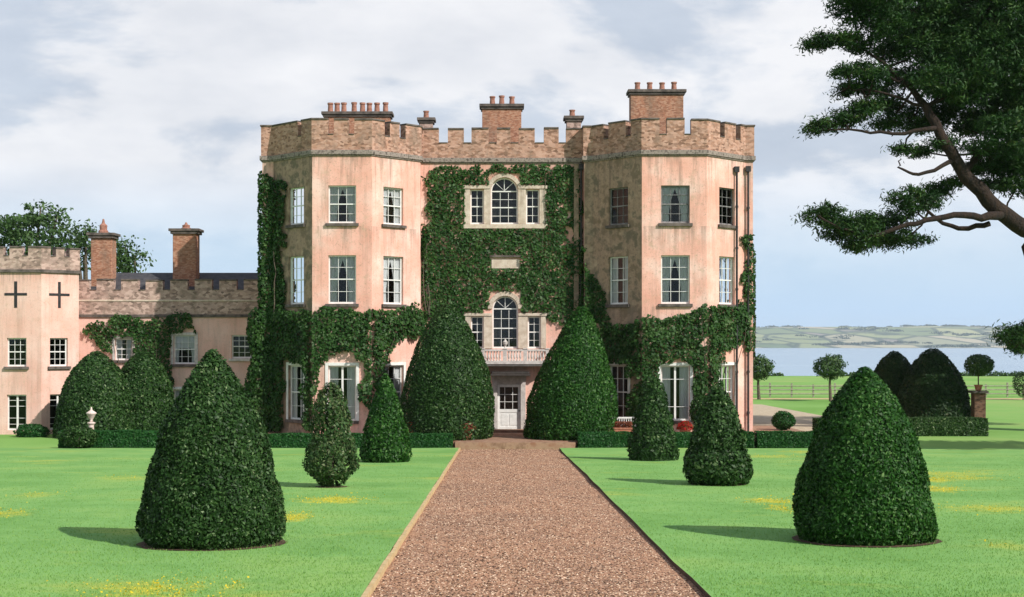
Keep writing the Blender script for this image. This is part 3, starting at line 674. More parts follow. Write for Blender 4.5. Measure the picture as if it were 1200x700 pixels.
for x0, x1, v0, v1, kw in ((-18.8, -17.55, 3.57, 5.25, dict(cur=3, surround=M['white_dirty'])), (-15.45, -14.3, 3.9, 5.25, dict(cur=0, sill=M['white_dirty'])), (-22.2, -21.2, 3.8, 5.05, dict(cur=2, surround=M['white_dirty'])),
                           (-18.8, -17.6, .7, 2.1, dict(cur=2, surround=M['white'])), (-15.4, -14.3, .7, 2.3, dict(cur=0))):
    u0, u1 = x0+24.36, x1+24.36; wops.append((u0, u1, v0, v1, False)); wl.append((u0, u1, v0, v1, kw))
m = MB(); wall(m, *WS[0], -.5, 6.3, wops); m.build('wall', M['stucco_wing'], wing)
for wa, wb in (((-12.72, 92), (-25.5, 92)), ((-25.5, 92), (-25.5, 86.02))):
    m = MB(); wall(m, Vector((*wa, 0)), Vector((*wb, 0)), -.5, 7.0); m.build('wall', M['stucco_wing'], wing)
for u0, u1, v0, v1, kw in wl: window(wing, *WS[0], u0, u1, v0, v1, **kw)
m = MB(); band(m, WW, 6.28, 6.45, .1, -.05); m.build('string_course', M['coping'], wing, bevel=.02)
m = MB(); band(m, WW, 7.2, 7.3, .1, -.03); m.build('string_course', PS, wing, bevel=.01)
parapet(wing, WW, 6.45, 7.85, 8.4, [(.9+1.42*i, .42) for i in range(7)], (M['rubble_grey'], M['coping']))
m = MB(); m.add([(-25.5, 84.5, 7.0), (-12.75, 84.5, 7.0), (-12.75, 88, 9.05), (-23.5, 88, 9.05), (-12.75, 92, 7.0), (-25.5, 92, 7.0)], [(0, 1, 2, 3), (3, 2, 4, 5), (0, 3, 5), (1, 4, 2)]); m.build('roof', M['slate'], wing)
m = MB(); m.box((-23.5, 84.9, 0), (-12.9, 91.8, 7.3)); m.box((-28.9, 82.4, 0), (-25.2, 84.2, 8.6)); m.build('interior', M['interior'], wing)
def stack(px0, px1, ytop, Y, fpy):
    x0, x1 = PX(px0, Y), PX(px1, Y); zt = PZ(ytop, Y); xc = (x0+x1)/2; r = (x1-x0)/2
    m = MB(); m.box((xc-r+.12, Y, 6.8), (xc+r-.12, Y+1.1, zt-.32)); o = m.build('chimney', M['chimney_red'], wing, bevel=.03)
    m = MB(); m.box((xc-r, Y-.12, zt-.32), (xc+r, Y+1.22, zt-.16)); m.box((xc-r-.1, Y-.2, zt-.158), (xc+r+.1, Y+1.3, zt)); m.build('cap', M['coping'], o, bevel=.02)
    h = PZ(fpy, Y)-zt; m = MB(); m.lathe([(.3, 0), (.3, h*.15), (.22, h*.25), (.24, h*.55), (.1, h*.7), (.05, h)], (xc, Y+.5, zt), 12); m.build('chimney_pot', M['pot_soot'], o)
stack(104, 133, 273, 86.5, 256); stack(200, 232, 268, 86.5, 260)

# ------------------------------------------------------------------ climbing plants
for x0, x1, z0, z1 in ((-1.7, 2.45, 11.1, 13.3), (-.4, 1.05, 13.2, 13.95), (-.3, 1.1, 8.95, 9.5), (-1.7, 2.5, 4.4, 6.35), (-.4, 1.1, 6.3, 7.5)): OPEN.append((SG[6][0], Vector((1, 0, 0)), cu(x0), cu(x1), z0, z1))
def inpoly(x, y, poly):
    c = False; j = len(poly)-1
    for i in range(len(poly)):
        xi, yi = poly[i]; xj, yj = poly[j]
        if (yi > y) != (yj > y) and x < (xj-xi)*(y-yi)/(yj-yi)+xi: c = not c
        j = i
    return c
def ivy(name, label, segs, poly, dens=230, thick=.22, lsize=.085, stems=5, mat=None, zlim=(0, 14.5), extra=None, cat='ivy'):
    cs = []; ns = []; roots = []
    for a, b_ in segs:
        d, nr = outward(a, b_); Ln = (b_-a).length; n = int(Ln*(zlim[1]-zlim[0])*dens)
        U = rng.uniform(0, Ln, n); Z = rng.uniform(zlim[0], zlim[1], n); D = rng.uniform(0, 1, n)
        for u, z, dd in zip(U, Z, D):
            x = a.x+d.x*u; y = a.y+d.y*u
            e1 = noise.noise((x*1.1, y, z*1.1)); e2 = noise.noise((x*3.2, y, z*3.2))
            px = VX+F*x/y+e1*9+e2*4; py = VY-F*(z-HC)/y+noise.noise((x*1.3, 7, z*1.3))*9+e2*4
            if not inpoly(px, py, poly): continue
            if noise.noise((x*.9, 3, z*.9))+.5*e2 < -.72 : continue
            bad = False
            for (wa, wd, u0, u1, v0, v1) in OPEN:
                if v0-.12 < z < v1+.1:
                    rel = Vector((x, y, 0))-wa; uu = rel.dot(wd)
                    if u0-.12 < uu < u1+.12 and abs(rel.x*wd.y-rel.y*wd.x) < .1: bad = True; break
            if bad: continue
            k = .04+thick*(.45+.9*max(0, e1+.35))*dd
            cs.append((x+nr.x*k, y+nr.y*k, z)); ns.append((nr.x*1.1, nr.y*1.1, .45))
    if extra:
        for (c, r, n) in extra:
            dd = rng.normal(size=(n, 3)); dd /= np.linalg.norm(dd, axis=1)[:, None]
            pts = np.array(c)+dd*np.array(r)*rng.uniform(.75, 1.02, (n, 1)); cs += [tuple(p) for p in pts]; ns += [tuple(x) for x in dd]
    cs = np.array(cs); ns = np.array(ns); base = cs.mean(0)
    root = empty(name, (base[0], base[1], 0), label, cat, 'climbing plants on the pink walls')
    rd = np.array([.42+.42*noise.noise((c[0]*1.2, 5, c[2]*1.2)) for c in cs])*.6+rng.beta(1.3, 2.6, len(cs))*.55
    soup('foliage', [leaves(cs, ns, lsize*rng.uniform(.6, 1.3, len(cs)), .7, .5, rnd_bias=rd)], mat or M['ivy'], root)
    for s in range(stems):
        m = MB(); i = random.randrange(len(cs)); tgt = cs[i]; near = cs[np.argmin(np.abs(cs[:, 0]-tgt[0])+cs[:, 2]*.3)]
        pts = [Vector(near).lerp(Vector(tgt), t/6)+Vector((random.uniform(-.12, .12), 0, 0)) for t in range(7)]
        m.tube(pts, [.03-.003*t for t in range(7)], 6)
        m.build('stem', M['bark_grey'], root)
    return root
ivy('climbing_ivy', 'big sheet of ivy covering the centre wall around the arched windows', [SG[5], SG[6], SG[7], SG[8], SG[9]],
    [(498, 203), (520, 196), (560, 197), (592, 191), (640, 194), (678, 196), (681, 250), (685, 310), (708, 334), (718, 386), (697, 382), (676, 374), (640, 377), (614, 374), (604, 356), (592, 350), (580, 356), (568, 374), (545, 380), (520, 388), (498, 372), (496, 300)], 260)
ivy('climbing_ivy', 'narrow column of ivy up the far left edge of the left tower', [SG[1], SG[2]], [(309, 205), (332, 212), (334, 300), (336, 372), (305, 372)], 300, .3, zlim=(4, 14.5),
    extra=[((-12.75, 78.2, z), (.22, .35, .6), 260) for z in np.arange(5.5, 13.6, .8)])
ivy('climbing_ivy', 'thick ivy band wrapping the base of the left tower down to the hedge', [SG[1], SG[2], SG[3], SG[4], SG[5]],
    [(296, 505), (296, 366), (335, 356), (360, 366), (395, 360), (420, 366), (490, 358), (506, 366), (494, 390), (474, 400), (458, 404), (446, 440), (440, 480), (420, 470), (424, 425), (405, 410), (385, 414), (376, 430), (372, 480), (366, 505), (356, 505), (357, 428), (338, 424), (336, 505)], 330, .42, zlim=(0, 7.2),
    extra=[((-12.9+.15*math.sin(z*2), 78.15, z), (.75-.04*z, .6, .8), 700) for z in np.arange(.4, 6.4, .55)])
ivy('climbing_ivy', 'ivy garland over the ground floor windows of the right tower', [SG[7], SG[8], SG[9], SG[10], SG[11]],
    [(706, 380), (735, 378), (760, 370), (775, 376), (800, 364), (830, 360), (862, 354), (884, 360), (882, 405), (866, 402), (852, 410), (846, 430), (844, 505), (812, 505), (812, 432), (795, 425), (776, 430), (775, 505), (738, 505), (738, 432), (716, 430), (712, 505), (704, 505)], 330, .38, zlim=(0, 7.2))
ivy('climbing_ivy', 'thin ivy climbing the far right corner of the right tower beside the drainpipes', [SG[11], SG[12]], [(874, 270), (884, 268), (886, 420), (872, 400), (868, 360)], 260, .25, zlim=(0, 10.6),
    extra=[((13.75, 78.3, z), (.12, .3, .6), 120) for z in np.arange(4.5, 9.6, .8)])
ivy('wall_creeper', 'leafy creeper on the wall of the low wing above the domed yews', [WS[0]],
    [(103, 386), (140, 370), (175, 374), (224, 368), (228, 388), (204, 394), (201, 440), (206, 505), (150, 505), (150, 412), (130, 416), (106, 402)], 260, .35, zlim=(0, 6.6), cat='creeper')

# ------------------------------------------------------------------ clipped yews and shrubs
def topiary(name, label, px, Y, zb, hw_px, ptop, prof, leaf=.055, n=14000, mat='yew', lean=0, soil=0, cat='topiary', group=None, rough=.06, gaps=0, yscale=1, holes=0):
    X = PX(px, Y); H = PZ(ptop, Y)-zb; Rm = hw_px/F*Y
    root = empty(name, (X, Y, zb), label, cat, group)
    ts = np.array([p[0] for p in prof]); rs = np.array([p[1] for p in prof])
    seed = random.uniform(0, 100)
    def rad(t, a):
        r = np.interp(t, ts, rs)*Rm
        return r
    tt = rng.uniform(0, 1, n*3); keep = rng.uniform(0, 1, n*3) < np.interp(tt, ts, rs)*1.0+.12
    tt = tt[keep][:n]; aa = rng.uniform(0, 2*math.pi, len(tt)); r = rad(tt, aa); z = tt*H
    nz = np.array([noise.noise((math.cos(a)*1.6+seed, math.sin(a)*1.6, t*3.2*H/Rm*.5))+.5*noise.noise((math.cos(a)*5+seed, math.sin(a)*5, t*9)) for a, t in zip(aa, tt)])
    shell = np.where(rng.uniform(0, 1, len(tt)) < .8, rng.uniform(-.5, 1, len(tt)), rng.uniform(-2, 0, len(tt)))*rough*Rm*.6
    r2 = np.maximum(.01, r*(1+nz*rough*1.3)+shell)
    if holes:
        k = nz+rng.normal(0, .05, len(tt)) > -holes; tt, aa, r2, z = tt[k], aa[k], r2[k], z[k]
    dr = np.gradient(np.interp(np.linspace(0, 1, 101), ts, rs)*Rm, H/100); sl = np.interp(tt, np.linspace(0, 1, 101), dr)
    cx = X+lean*tt*H
    c = np.stack([cx+r2*np.cos(aa), Y+r2*np.sin(aa)*yscale, zb+z+rng.uniform(-.02, .02, len(tt))], 1)
    nn = np.stack([np.cos(aa), np.sin(aa), -sl], 1)
    top = tt > .93; nn[top, 2] += 1
    core_p = [(max(.01, float(np.interp(t, ts, rs))*Rm*(.90-.35*gaps)), t*H*.97) for t in np.linspace(0.01, 1, 18)]
    m = MB(); seg = 28; cv = []; cf = []
    for i, (rr, zz) in enumerate(core_p):
        for j in range(seg):
            a = 2*math.pi*j/seg; q = 1+.5*rough*noise.noise((math.cos(a)*1.6+seed, math.sin(a)*1.6, zz)); cv.append((X+lean*zz+rr*q*math.cos(a), Y+rr*q*math.sin(a)*yscale, zb+zz))
    for i in range(len(core_p)-1):
        for j in range(seg): cf.append((i*seg+j, i*seg+(j+1) % seg, (i+1)*seg+(j+1) % seg, (i+1)*seg+j))
    rb = rng.beta(1.4, 2.9, len(c))+.16*np.array([noise.noise((p[0]*1.4, p[1]*1.4, p[2]*1.4))+.6*noise.noise((p[0]*4, p[1]*4, p[2]*4)) for p in c])
    soup('foliage', [leaves(c, nn, leaf*rng.uniform(.7, 1.35, len(c)), .5, .6, rnd_bias=rb)], M[mat], root, (cv, cf) if gaps < 1 else None)
    MB().tube([(X, Y, zb-.1), (X+lean*H*.5, Y, zb+H*.6)], [.09*Rm+.03, .04], 8).build('trunk', M['bark_grey'], root)
    if gaps:
        m = MB()
        for i in range(26):
            t = random.uniform(.08, .85); a = random.uniform(0, 6.28); r_ = float(np.interp(t, ts, rs))*Rm*.85
            m.tube([(X, Y, zb+max(.05, t*H-.3)), (X+r_*math.cos(a), Y+r_*math.sin(a), zb+t*H)], [.025, .008], 5)
        m.build('branch', M['bark_grey'], root)
    if soil:
        m = MB(); vs = [(X, Y, zb+.03)]
        for j in range(40):
            a = 2*math.pi*j/40; q = Rm*soil*(1+.05*noise.noise((math.cos(a)*2+seed, math.sin(a)*2, 0))+.03*noise.noise((math.cos(a)*8+seed, math.sin(a)*8, 0))); xx, yy_ = X+q*math.cos(a), Y+q*math.sin(a)*1.0; vs.append((xx, yy_, lawn_z(yy_)+.012+.02*max(0, noise.noise((a*3, seed, 0)))))
        m.add(vs, [(0, j+1, (j+1) % 40+1) for j in range(40)]); m.build('soil_bed', M['soil'], root)
    return root
CONE = [(0, .86), (.06, .97), (.14, 1), (.3, .92), (.5, .74), (.7, .52), (.85, .32), (.94, .18), (1, .04)]
BELL = [(0, .88), (.05, .98), (.15, 1), (.27, .95), (.4, .85), (.62, .66), (.74, .49), (.84, .34), (.92, .19), (.97, .09), (1, .02)]
BEEHIVE = [(0, .92), (.08, 1), (.2, .985), (.43, .87), (.67, .65), (.8, .47), (.9, .28), (.96, .14), (1, .03)]
GL = 'clipped yew cones on the lawn'
Y_ = lawn_Y(637); topiary('yew_topiary', 'largest clipped yew cone, on the left lawn in the foreground', 249, Y_, lawn_z(Y_), 80, 411, BELL, .034, 50000, 'yew', soil=1.08, group=GL, rough=.075)
Y_ = lawn_Y(633); topiary('yew_topiary', 'large dark clipped yew cone in the foreground of the right lawn', 1013, Y_, lawn_z(Y_), 77, 431, BEEHIVE, .034, 50000, 'yew_b', soil=1.10, group=GL, rough=.065)
Y_ = lawn_Y(571); topiary('yew_topiary', 'thin straggly clipped shrub with bare gaps on the left lawn, nearer than the slim cone', 388, Y_, lawn_z(Y_), 27, 448, [(0, .25), (.07, .55), (.17, .95), (.3, 1), (.42, .84), (.55, .68), (.7, .64), (.82, .54), (.92, .34), (1, .06)], .05, 11500, 'thin', soil=.7, group=GL, rough=.26, gaps=1, holes=.3)
Y_ = lawn_Y(541); topiary('yew_topiary', 'slim pointed yew cone at the back of the left lawn', 452, Y_, lawn_z(Y_), 29, 438, [(0, .9), (.08, 1), (.3, .86), (.55, .62), (.8, .36), (.93, .16), (1, .04)], .065, 7500, 'yew_b', group=GL, rough=.07)
Y_ = lawn_Y(539); topiary('yew_topiary', 'small knobbly yew cone at the back of the right lawn near the steps', 765, Y_, lawn_z(Y_), 27, 441, [(0, .95), (.08, 1), (.3, .86), (.5, .74), (.7, .56), (.88, .4), (.95, .25), (1, .06)], .065, 6500, 'yew', group=GL, rough=.14)
Y_ = lawn_Y(568); topiary('yew_topiary', 'bulging medium yew cone in the middle of the right lawn', 841, Y_, lawn_z(Y_), 38, 453, [(0, .72), (.06, .9), (.15, 1), (.27, .98), (.38, .8), (.5, .74), (.62, .66), (.75, .5), (.88, .32), (1, .08)], .06, 9000, 'yew', soil=.85, group=GL, rough=.12)
GH = 'great clipped yews beside the front door'
topiary('yew_topiary', 'great grey-green bell-shaped yew standing left of the front door', 525, 73.6, 0, 54, 357, [(0, .92), (.06, 1), (.3, .97), (.5, .86), (.7, .66), (.84, .44), (.93, .26), (1, .06)], .065, 28000, 'yew', group=GH, rough=.05)
topiary('yew_topiary', 'great deep green conical yew standing right of the front door', 667, 73.6, 0, 54, 360, [(0, .95), (.06, 1), (.25, .95), (.45, .82), (.65, .60), (.82, .38), (.93, .22), (1, .07)], .065, 28000, 'yew_b', group=GH, rough=.05, lean=.10)
GD = 'domed yews'
topiary('yew_dome', 'broad domed yew in front of the low wing behind the small urn', 113, 78, -.2, 47, 412, [(0, .98), (.1, 1), (.35, .93), (.6, .76), (.8, .52), (.93, .28), (1, .06)], .08, 16000, 'yew', group=GD, rough=.05)
topiary('yew_dome', 'narrower domed yew just right of the broad dome by the low wing', 168, 79.5, -.2, 38, 412, [(0, .95), (.1, 1), (.35, .95), (.6, .82), (.8, .6), (.93, .34), (1, .08)], .08, 14000, 'yew', group=GD, rough=.05)
topiary('yew_dome', 'larger very dark domed yew at right beside the stone pier', 1093, 86, -.25, 45, 409, [(0, 1), (.2, .98), (.45, .86), (.68, .66), (.85, .42), (.95, .24), (1, .08)], .09, 15000, 'yew_dark', group=GD, rough=.05)
topiary('yew_dome', 'smaller dark domed yew behind the big right lawn cone', 1048, 88, -.25, 30, 412, [(0, 1), (.2, 1), (.5, .92), (.75, .72), (.9, .45), (1, .1)], .09, 11000, 'yew_dark', group=GD, rough=.05)
# box hedges
def hedge(label, x0, x1, y, h, d, mat='hedge', zb=-.25, n=None):
    root = empty('box_hedge', ((x0+x1)/2, y, zb), label, 'hedge', 'low box hedges along the terrace')
    Ln = x1-x0; n = n or int(Ln*1500); f = rng.uniform(0, 1, n); u = rng.uniform(0, 1, n)*Ln+x0; c = np.zeros((n, 3)); nn = np.zeros((n, 3))
    t = f < .45; m_ = (f >= .45) & (f < .95); e_ = f >= .95
    c[:, 0] = u
    wob = np.array([.05*noise.noise((x*.8, y, 0))+.03*noise.noise((x*3, y, 2)) for x in u])
    c[t, 1] = y+rng.uniform(0, d, t.sum()); c[t, 2] = zb+h+wob[t]; nn[t, 2] = 1
    c[m_, 1] = y+wob[m_]+rng.uniform(-.03, .05, m_.sum()); c[m_, 2] = zb+rng.uniform(0, h, m_.sum()); nn[m_, 1] = -1
    k = e_.sum(); c[e_, 0] = np.where(rng.uniform(0, 1, k) < .5, x0, x1); c[e_, 1] = y+rng.uniform(0, d, k); c[e_, 2] = zb+rng.uniform(0, h, k); nn[e_, 0] = np.where(c[e_, 0] == x0, -1, 1)
    b = MB().box((x0+.04, y+.06, zb-.1), (x1-.04, y+d-.02, zb+h-.06))
    soup('foliage', [leaves(c, nn, .06, .55, .5)], M[mat], root, (b.v, b.f))
hedge('low box hedge at far left, below the urn and the domed yews', -21.2, -16.6, 69.9, .78, 1.1)
hedge('long low box hedge behind the left lawn cones', -16.3, -9.0, 70.4, .62, .8)
hedge('short low box hedge under the left tower by the slim cone', -8.7, -5.4, 70.5, .6, .8)
hedge('low box hedge ending at the left side of the path steps', -5.2, -2.25, 70.3, .62, .8)
hedge('low box hedge running right from the path steps in front of the right tower', 3.9, 12.4, 70.4, .68, .9)
hedge('low box hedge in front of the right corner of the house', 12.6, 16.9, 70.5, .7, .9)
hedge('dark low hedge below the dark domes at right', 17.3, 26.5, 78.5, .95, 1.4, 'yew')
# small round shrubs
def bush(label, px, py, Y, r, mat='hedge', n=2500, leaf=.06, name='round_shrub', zb=0, group='small rounded shrubs'):
    X = PX(px, Y); root = empty(name, (X, Y, zb), label, 'shrub', group); zc = PZ(py, Y)
    d = rng.normal(size=(n, 3)); d /= np.linalg.norm(d, axis=1)[:, None]; q = np.array([1+.18*noise.noise((a[0]*2+X, a[1]*2, a[2]*2)) for a in d])[:, None]
    c = np.array([X, Y, zc])+d*q*np.array(r)*rng.uniform(.8, 1.03, (n, 1)); c = c[c[:, 2] > zb]; d = d[:len(c)]
    soup('foliage', [leaves(c, c-np.array([X, Y, zc]), leaf, .6, .5)], M[mat], root)
    MB().tube([(X, Y, zb-.05), (X, Y, zc)], .05, 6).build('trunk', M['bark_grey'], root)
bush('small round dark bush on the gravel right of the house', 918, 493, 80, (.62, .6, .5), zb=-.25)
bush('low bush under the turret window at far left', 38, 506, 78, (.9, .6, .4), zb=-.3)
bush('rounded low bush below the urn on the left', 92, 512, 69.3, (.9, .6, .5), 'yew', zb=-.25)
bush('dark bush at the right edge of the field', 1199, 450, 127, (.9, .8, 1.1), 'yew_dark', zb=-.25)
bush('green bush between the right tower windows and the red flower pot', 820, 482, 74.5, (.5, .5, .8), 'ivy', zb=0)
# ball-headed standards
def standard(label, px, py, Y, r, zb, n=3200, leaf=.1):
    X = PX(px, Y); zc = PZ(py, Y); root = empty('standard_tree', (X, Y, zb), label, 'tree', 'ball-headed standard trees')
    d = rng.normal(size=(n, 3)); d /= np.linalg.norm(d, axis=1)[:, None]
    q = np.array([1+.5*noise.noise((a[0]*2.2+X, a[1]*2.2, a[2]*2.2)) for a in d])[:, None]
    c = np.array([X, Y, zc])+d*q*np.array([r, r, r*.82])*rng.uniform(.5, 1.05, (n, 1))**.5
    soup('crown', [leaves(c, d, leaf, .6, .5)], M['far_leaf'], root)
    m = MB(); m.tube([(X+.03, Y, zb), (X-.04, Y, (zb+zc)/2), (X, Y, zc)], [.1*r+.03, .07*r+.02, .04], 8)
    for a in range(5): m.tube([(X, Y, zc-r*.6), (X+r*.6*math.cos(a*1.3), Y+r*.6*math.sin(a*1.3), zc+.1)], [.04, .015], 5)
    m.build('trunk', M['bark_grey'], root)
standard('ball-headed tree on a thin trunk by the field fence, left of the dark domes', 973, 430.5, 124, 1.25, -.25)
standard('ball-headed tree half hidden behind the right corner of the house', 889, 431, 128, 1.3, -.25)
# pier with a potted ball-headed tree
Yp = 84; Xp = PX(1146.5, Yp)
pier = empty('stone_pier', (Xp, Yp, -.25), 'dark square stone pier right of the dark domes', 'pier')
zt = PZ(458, Yp)
MB().box((Xp-.33, Yp-.33, .0), (Xp+.33, Yp+.33, zt-.14)).build('shaft', M['pier_stone'], pier, bevel=.02)
MB().box((Xp-.45, Yp-.45, -.3), (Xp+.45, Yp+.45, -.002)).build('base', M['coping'], pier, bevel=.02)
MB().box((Xp-.46, Yp-.46, zt-.138), (Xp+.46, Yp+.46, zt)).build('cap', M['coping'], pier, bevel=.03)
pot = empty('potted_tree', (Xp, Yp, zt), 'small ball-headed tree in a pot on top of the stone pier', 'potted plant')
zc = PZ(428, Yp)
MB().lathe([(.13, 0), (.17, .05), (.22, .28), (.25, .3), (.25, .34), (.2, .34)], (Xp, Yp, zt+.003), 14).build('pot', M['terracotta'], pot)
MB().tube([(Xp, Yp, zt+.2), (Xp, Yp, zc)], .04, 8).build('trunk', M['bark_grey'], pot)
d = rng.normal(size=(2600, 3)); d /= np.linalg.norm(d, axis=1)[:, None]
soup('crown', [leaves(np.array([Xp+.05, Yp, zc])+d*np.array([.84, .8, .62])*rng.uniform(.5, 1.05, (2600, 1))**.5, d, .07, .6, .5)], M['far_leaf'], pot)

# ------------------------------------------------------------------ garden furniture
def pot_plant(name, label, px, Y, r, h, mat, fr, fh, n=900, leaf=.045, cat='flower pot', zb=0):
    X = PX(px, Y); root = empty(name, (X, Y, zb), label, cat)
    MB().lathe([(r*.65, 0), (r*.7, .03), (r*.92, h*.85), (r*1.08, h*.87), (r*1.08, h), (r*.9, h), (r*.88, h*.9)], (X, Y, zb+.003), 18).build('pot', M['terracotta'], root)
    d = rng.normal(size=(n, 3)); d /= np.linalg.norm(d, axis=1)[:, None]; d[:, 2] = abs(d[:, 2])
    soup('flowers' if mat == 'redflower' else 'foliage', [leaves(np.array([X, Y, zb+h*.95])+d*np.array([fr, fr, fh])*rng.uniform(.4, 1, (n, 1)), d, leaf, .8, .5)], M[mat], root)
pot_plant('flower_pot', 'terracotta pot with rust-red foliage left of the path steps', 547, 71.9, .34, .5, 'rustleaf', .5, .55, 1500)
pot_plant('flower_pot', 'pot of bright red flowers under the right tower french window', 803, 73.5, .3, .45, 'redflower', .46, .45, 1500)
def trough(label, px0, px1, Y, flower):
    x0, x1 = PX(px0, Y), PX(px1, Y); root = empty('flower_trough', ((x0+x1)/2, Y, 0), label, 'flower trough', 'long flower troughs on the terrace')
    m = MB(); m.add([(x0+.06, Y, .003), (x1-.06, Y, .003), (x1-.06, Y+.35, .003), (x0+.06, Y+.35, .003), (x0, Y-.05, .5), (x1, Y-.05, .5), (x1, Y+.4, .5), (x0, Y+.4, .5)], [(0, 3, 2, 1), (0, 1, 5, 4), (1, 2, 6, 5), (2, 3, 7, 6), (3, 0, 4, 7)])
    m.box((x0-.03, Y-.08, .5), (x1+.03, Y-.02, .56)); m.box((x0-.03, Y+.37, .5), (x1+.03, Y+.43, .56))
    m.add([(x0, Y-.02, .48), (x1, Y-.02, .48), (x1, Y+.38, .48), (x0, Y+.38, .48)], [(0, 1, 2, 3)])
    m.build('box', M['terracotta'], root)
    n = 1500; c = np.stack([rng.uniform(x0, x1, n), rng.uniform(Y-.05, Y+.4, n), rng.uniform(.5, .85, n)], 1)
    soup('flowers', [leaves(c, np.tile([0, -.5, 1], (n, 1)), .045, .8, .5)], M[flower], root)
trough('trough of bright red flowers left of the great yew by the door', 476, 502, 72.4, 'redflower')
trough('long trough of rust-red plants right of the great yew under the tower', 700, 742, 72.8, 'rustleaf')
def bench(label, X, Y, wd=1.7):
    root = empty('garden_bench', (X, Y, 0), label, 'bench', 'white garden benches against the towers'); Wm = M['white']
    for i, s in enumerate((-1, 1)):
        for yy_ in (0, .42):
            MB().box((X+s*wd/2-.03, Y+yy_, .003), (X+s*wd/2+.03, Y+yy_+.06, .44 if yy_ == 0 else .95)).build('leg', Wm, root)
        MB().box((X+s*wd/2-.035, Y-.02, .62), (X+s*wd/2+.035, Y+.42, .66)).build('armrest', Wm, root)
        MB().box((X+s*wd/2-.025, Y+.005, .44), (X+s*wd/2+.025, Y+.055, .62)).build('arm_support', Wm, root)
    m = MB()
    for k in range(5): m.box((X-wd/2-.02, Y+.01+k*.085, .442), (X+wd/2+.02, Y+.08+k*.085, .47))
    m.build('seat', Wm, root)
    m = MB()
    for k in range(14): x = X-wd/2+.08+k*(wd-.16)/13; m.box((x-.02, Y+.43, .55), (x+.02, Y+.45, .9))
    m.box((X-wd/2+.03, Y+.42, .9), (X+wd/2-.03, Y+.47, .98)); m.box((X-wd/2+.03, Y+.42, .5), (X+wd/2-.03, Y+.47, .55)); m.build('backrest', Wm, root)
bench('white slatted garden bench behind the rust-red trough', PX(731, 74.6), 74.6)
bench('white slatted garden bench behind the trough of red flowers', PX(470, 74.6), 74.6)
# urn on a pedestal
Yu = 71.9; Xu = PX(107, Yu)
urn = empty('garden_urn', (Xu, Yu, -.2), 'pale lidded stone urn on a slim pedestal before the broad domed yew', 'urn')
MB().box((Xu-.24, Yu-.24, -.25), (Xu+.24, Yu+.24, .12)).build('plinth', M['statue'], urn, bevel=.02)
MB().lathe([(.15, 0), (.17, .05), (.13, .1), (.13, .62), (.16, .66), (.2, .7), (.2, .75), (.1, .78)], (Xu, Yu, .122), 16).build('pedestal', M['statue'], urn, smooth=False)
MB().lathe([(.132, 0), (.132, .14)], (Xu, Yu, .4), 16).build('pedestal_ring', M['terracotta'], urn).scale = (1.02, 1.0, 1)
MB().lathe([(.06, 0), (.08, .06), (.05, .1), (.13, .2), (.22, .38), (.26, .42), (.24, .46), (.12, .54), (.06, .58), (.05, .64), (.02, .74)], (Xu, Yu, .9), 18).build('urn_bowl', M['statue'], urn, smooth=True)
# field fence
fe = empty('post_and_rail_fence', (36, 133, -.25), 'weathered wooden post and rail fence across the green field at right', 'fence')
px_ = 23.0; i = 0
while px_ < 58:
    hh = random.uniform(1.15, 1.35); yy_ = 133+.02*px_
    MB().box((px_-.07, yy_-.06, -.3), (px_+.07, yy_+.06, -.25+hh)).build('post', M['wood_fence'], fe); px_ += 2.0
for k, z in enumerate((.3, .68, 1.02)):
    m = MB(); m.tube([(23, 133.46-.09, z-.25), (58, 134.16-.09, z-.25)], .05, 6); m.build('rail', M['wood_fence'], fe)
sc_ = []
for x in np.arange(30, 105, .55):
    if noise.noise((x*.12, 3, 0)) < -.05: continue
    sc_.append(((x+random.uniform(-.3, .3), 214+random.uniform(-1.5, 1.5), -.1), random.uniform(.4, 1.0)))
LV = []
for c, r in sc_:
    n = 60; d = rng.normal(size=(n, 3)); d /= np.linalg.norm(d, axis=1)[:, None]; LV.append(leaves(np.array(c)+d*r*np.array([1.3, 1, .7])*rng.uniform(.5, 1, (n, 1)), d, .2))
tag(soup('shore_scrub', LV, M['far_leaf']), kind='stuff')

# ------------------------------------------------------------------ trees
def clump_leaves(center, rad, n, leaf, sub=.22, up=.3, aspect=.5, subs=None):
    """leaves gathered in small tufts spread through an uneven ellipsoid"""
    k = subs or max(5, n//38); d = rng.normal(size=(k, 3)); d /= np.linalg.norm(d, axis=1)[:, None]; rr = rng.uniform(.15, 1, (k, 1))**.5
    sc = np.array(center)+d*rr*np.array(rad); idx = rng.integers(0, k, n); sz = rng.uniform(.6, 1.4, k)[idx][:, None]
    off = rng.normal(size=(n, 3))*np.array([1, 1, .5])*sub*sz; c = sc[idx]+off; nn = off+np.array([0, 0, up])
    base = rng.uniform(.05, .75, k)[idx]; return leaves(c, nn, leaf, aspect, .7, rnd_bias=base*.7+rng.beta(1.5, 3, n)*.4)
pine = empty('pine_tree', (PX(1335, 80), 80, -.25), 'tall dark spreading pine leaning in from the right edge over the lawn', 'tree')
def PP(px, py, dy=0): return P(px, py, 80+dy)
m = MB(); tb = Vector((PX(1345, 80), 80, -.4))
m.tube([tb, PP(1335, 420), PP(1330, 330), PP(1322, 230), PP(1300, 110, 1), PP(1285, 0, 1), PP(1270, -90, 1)], [1.15, .95, .85, .72, .55, .38, .15], 14); m.build('trunk', M['bark'], pine, smooth=True)
limbpts = []
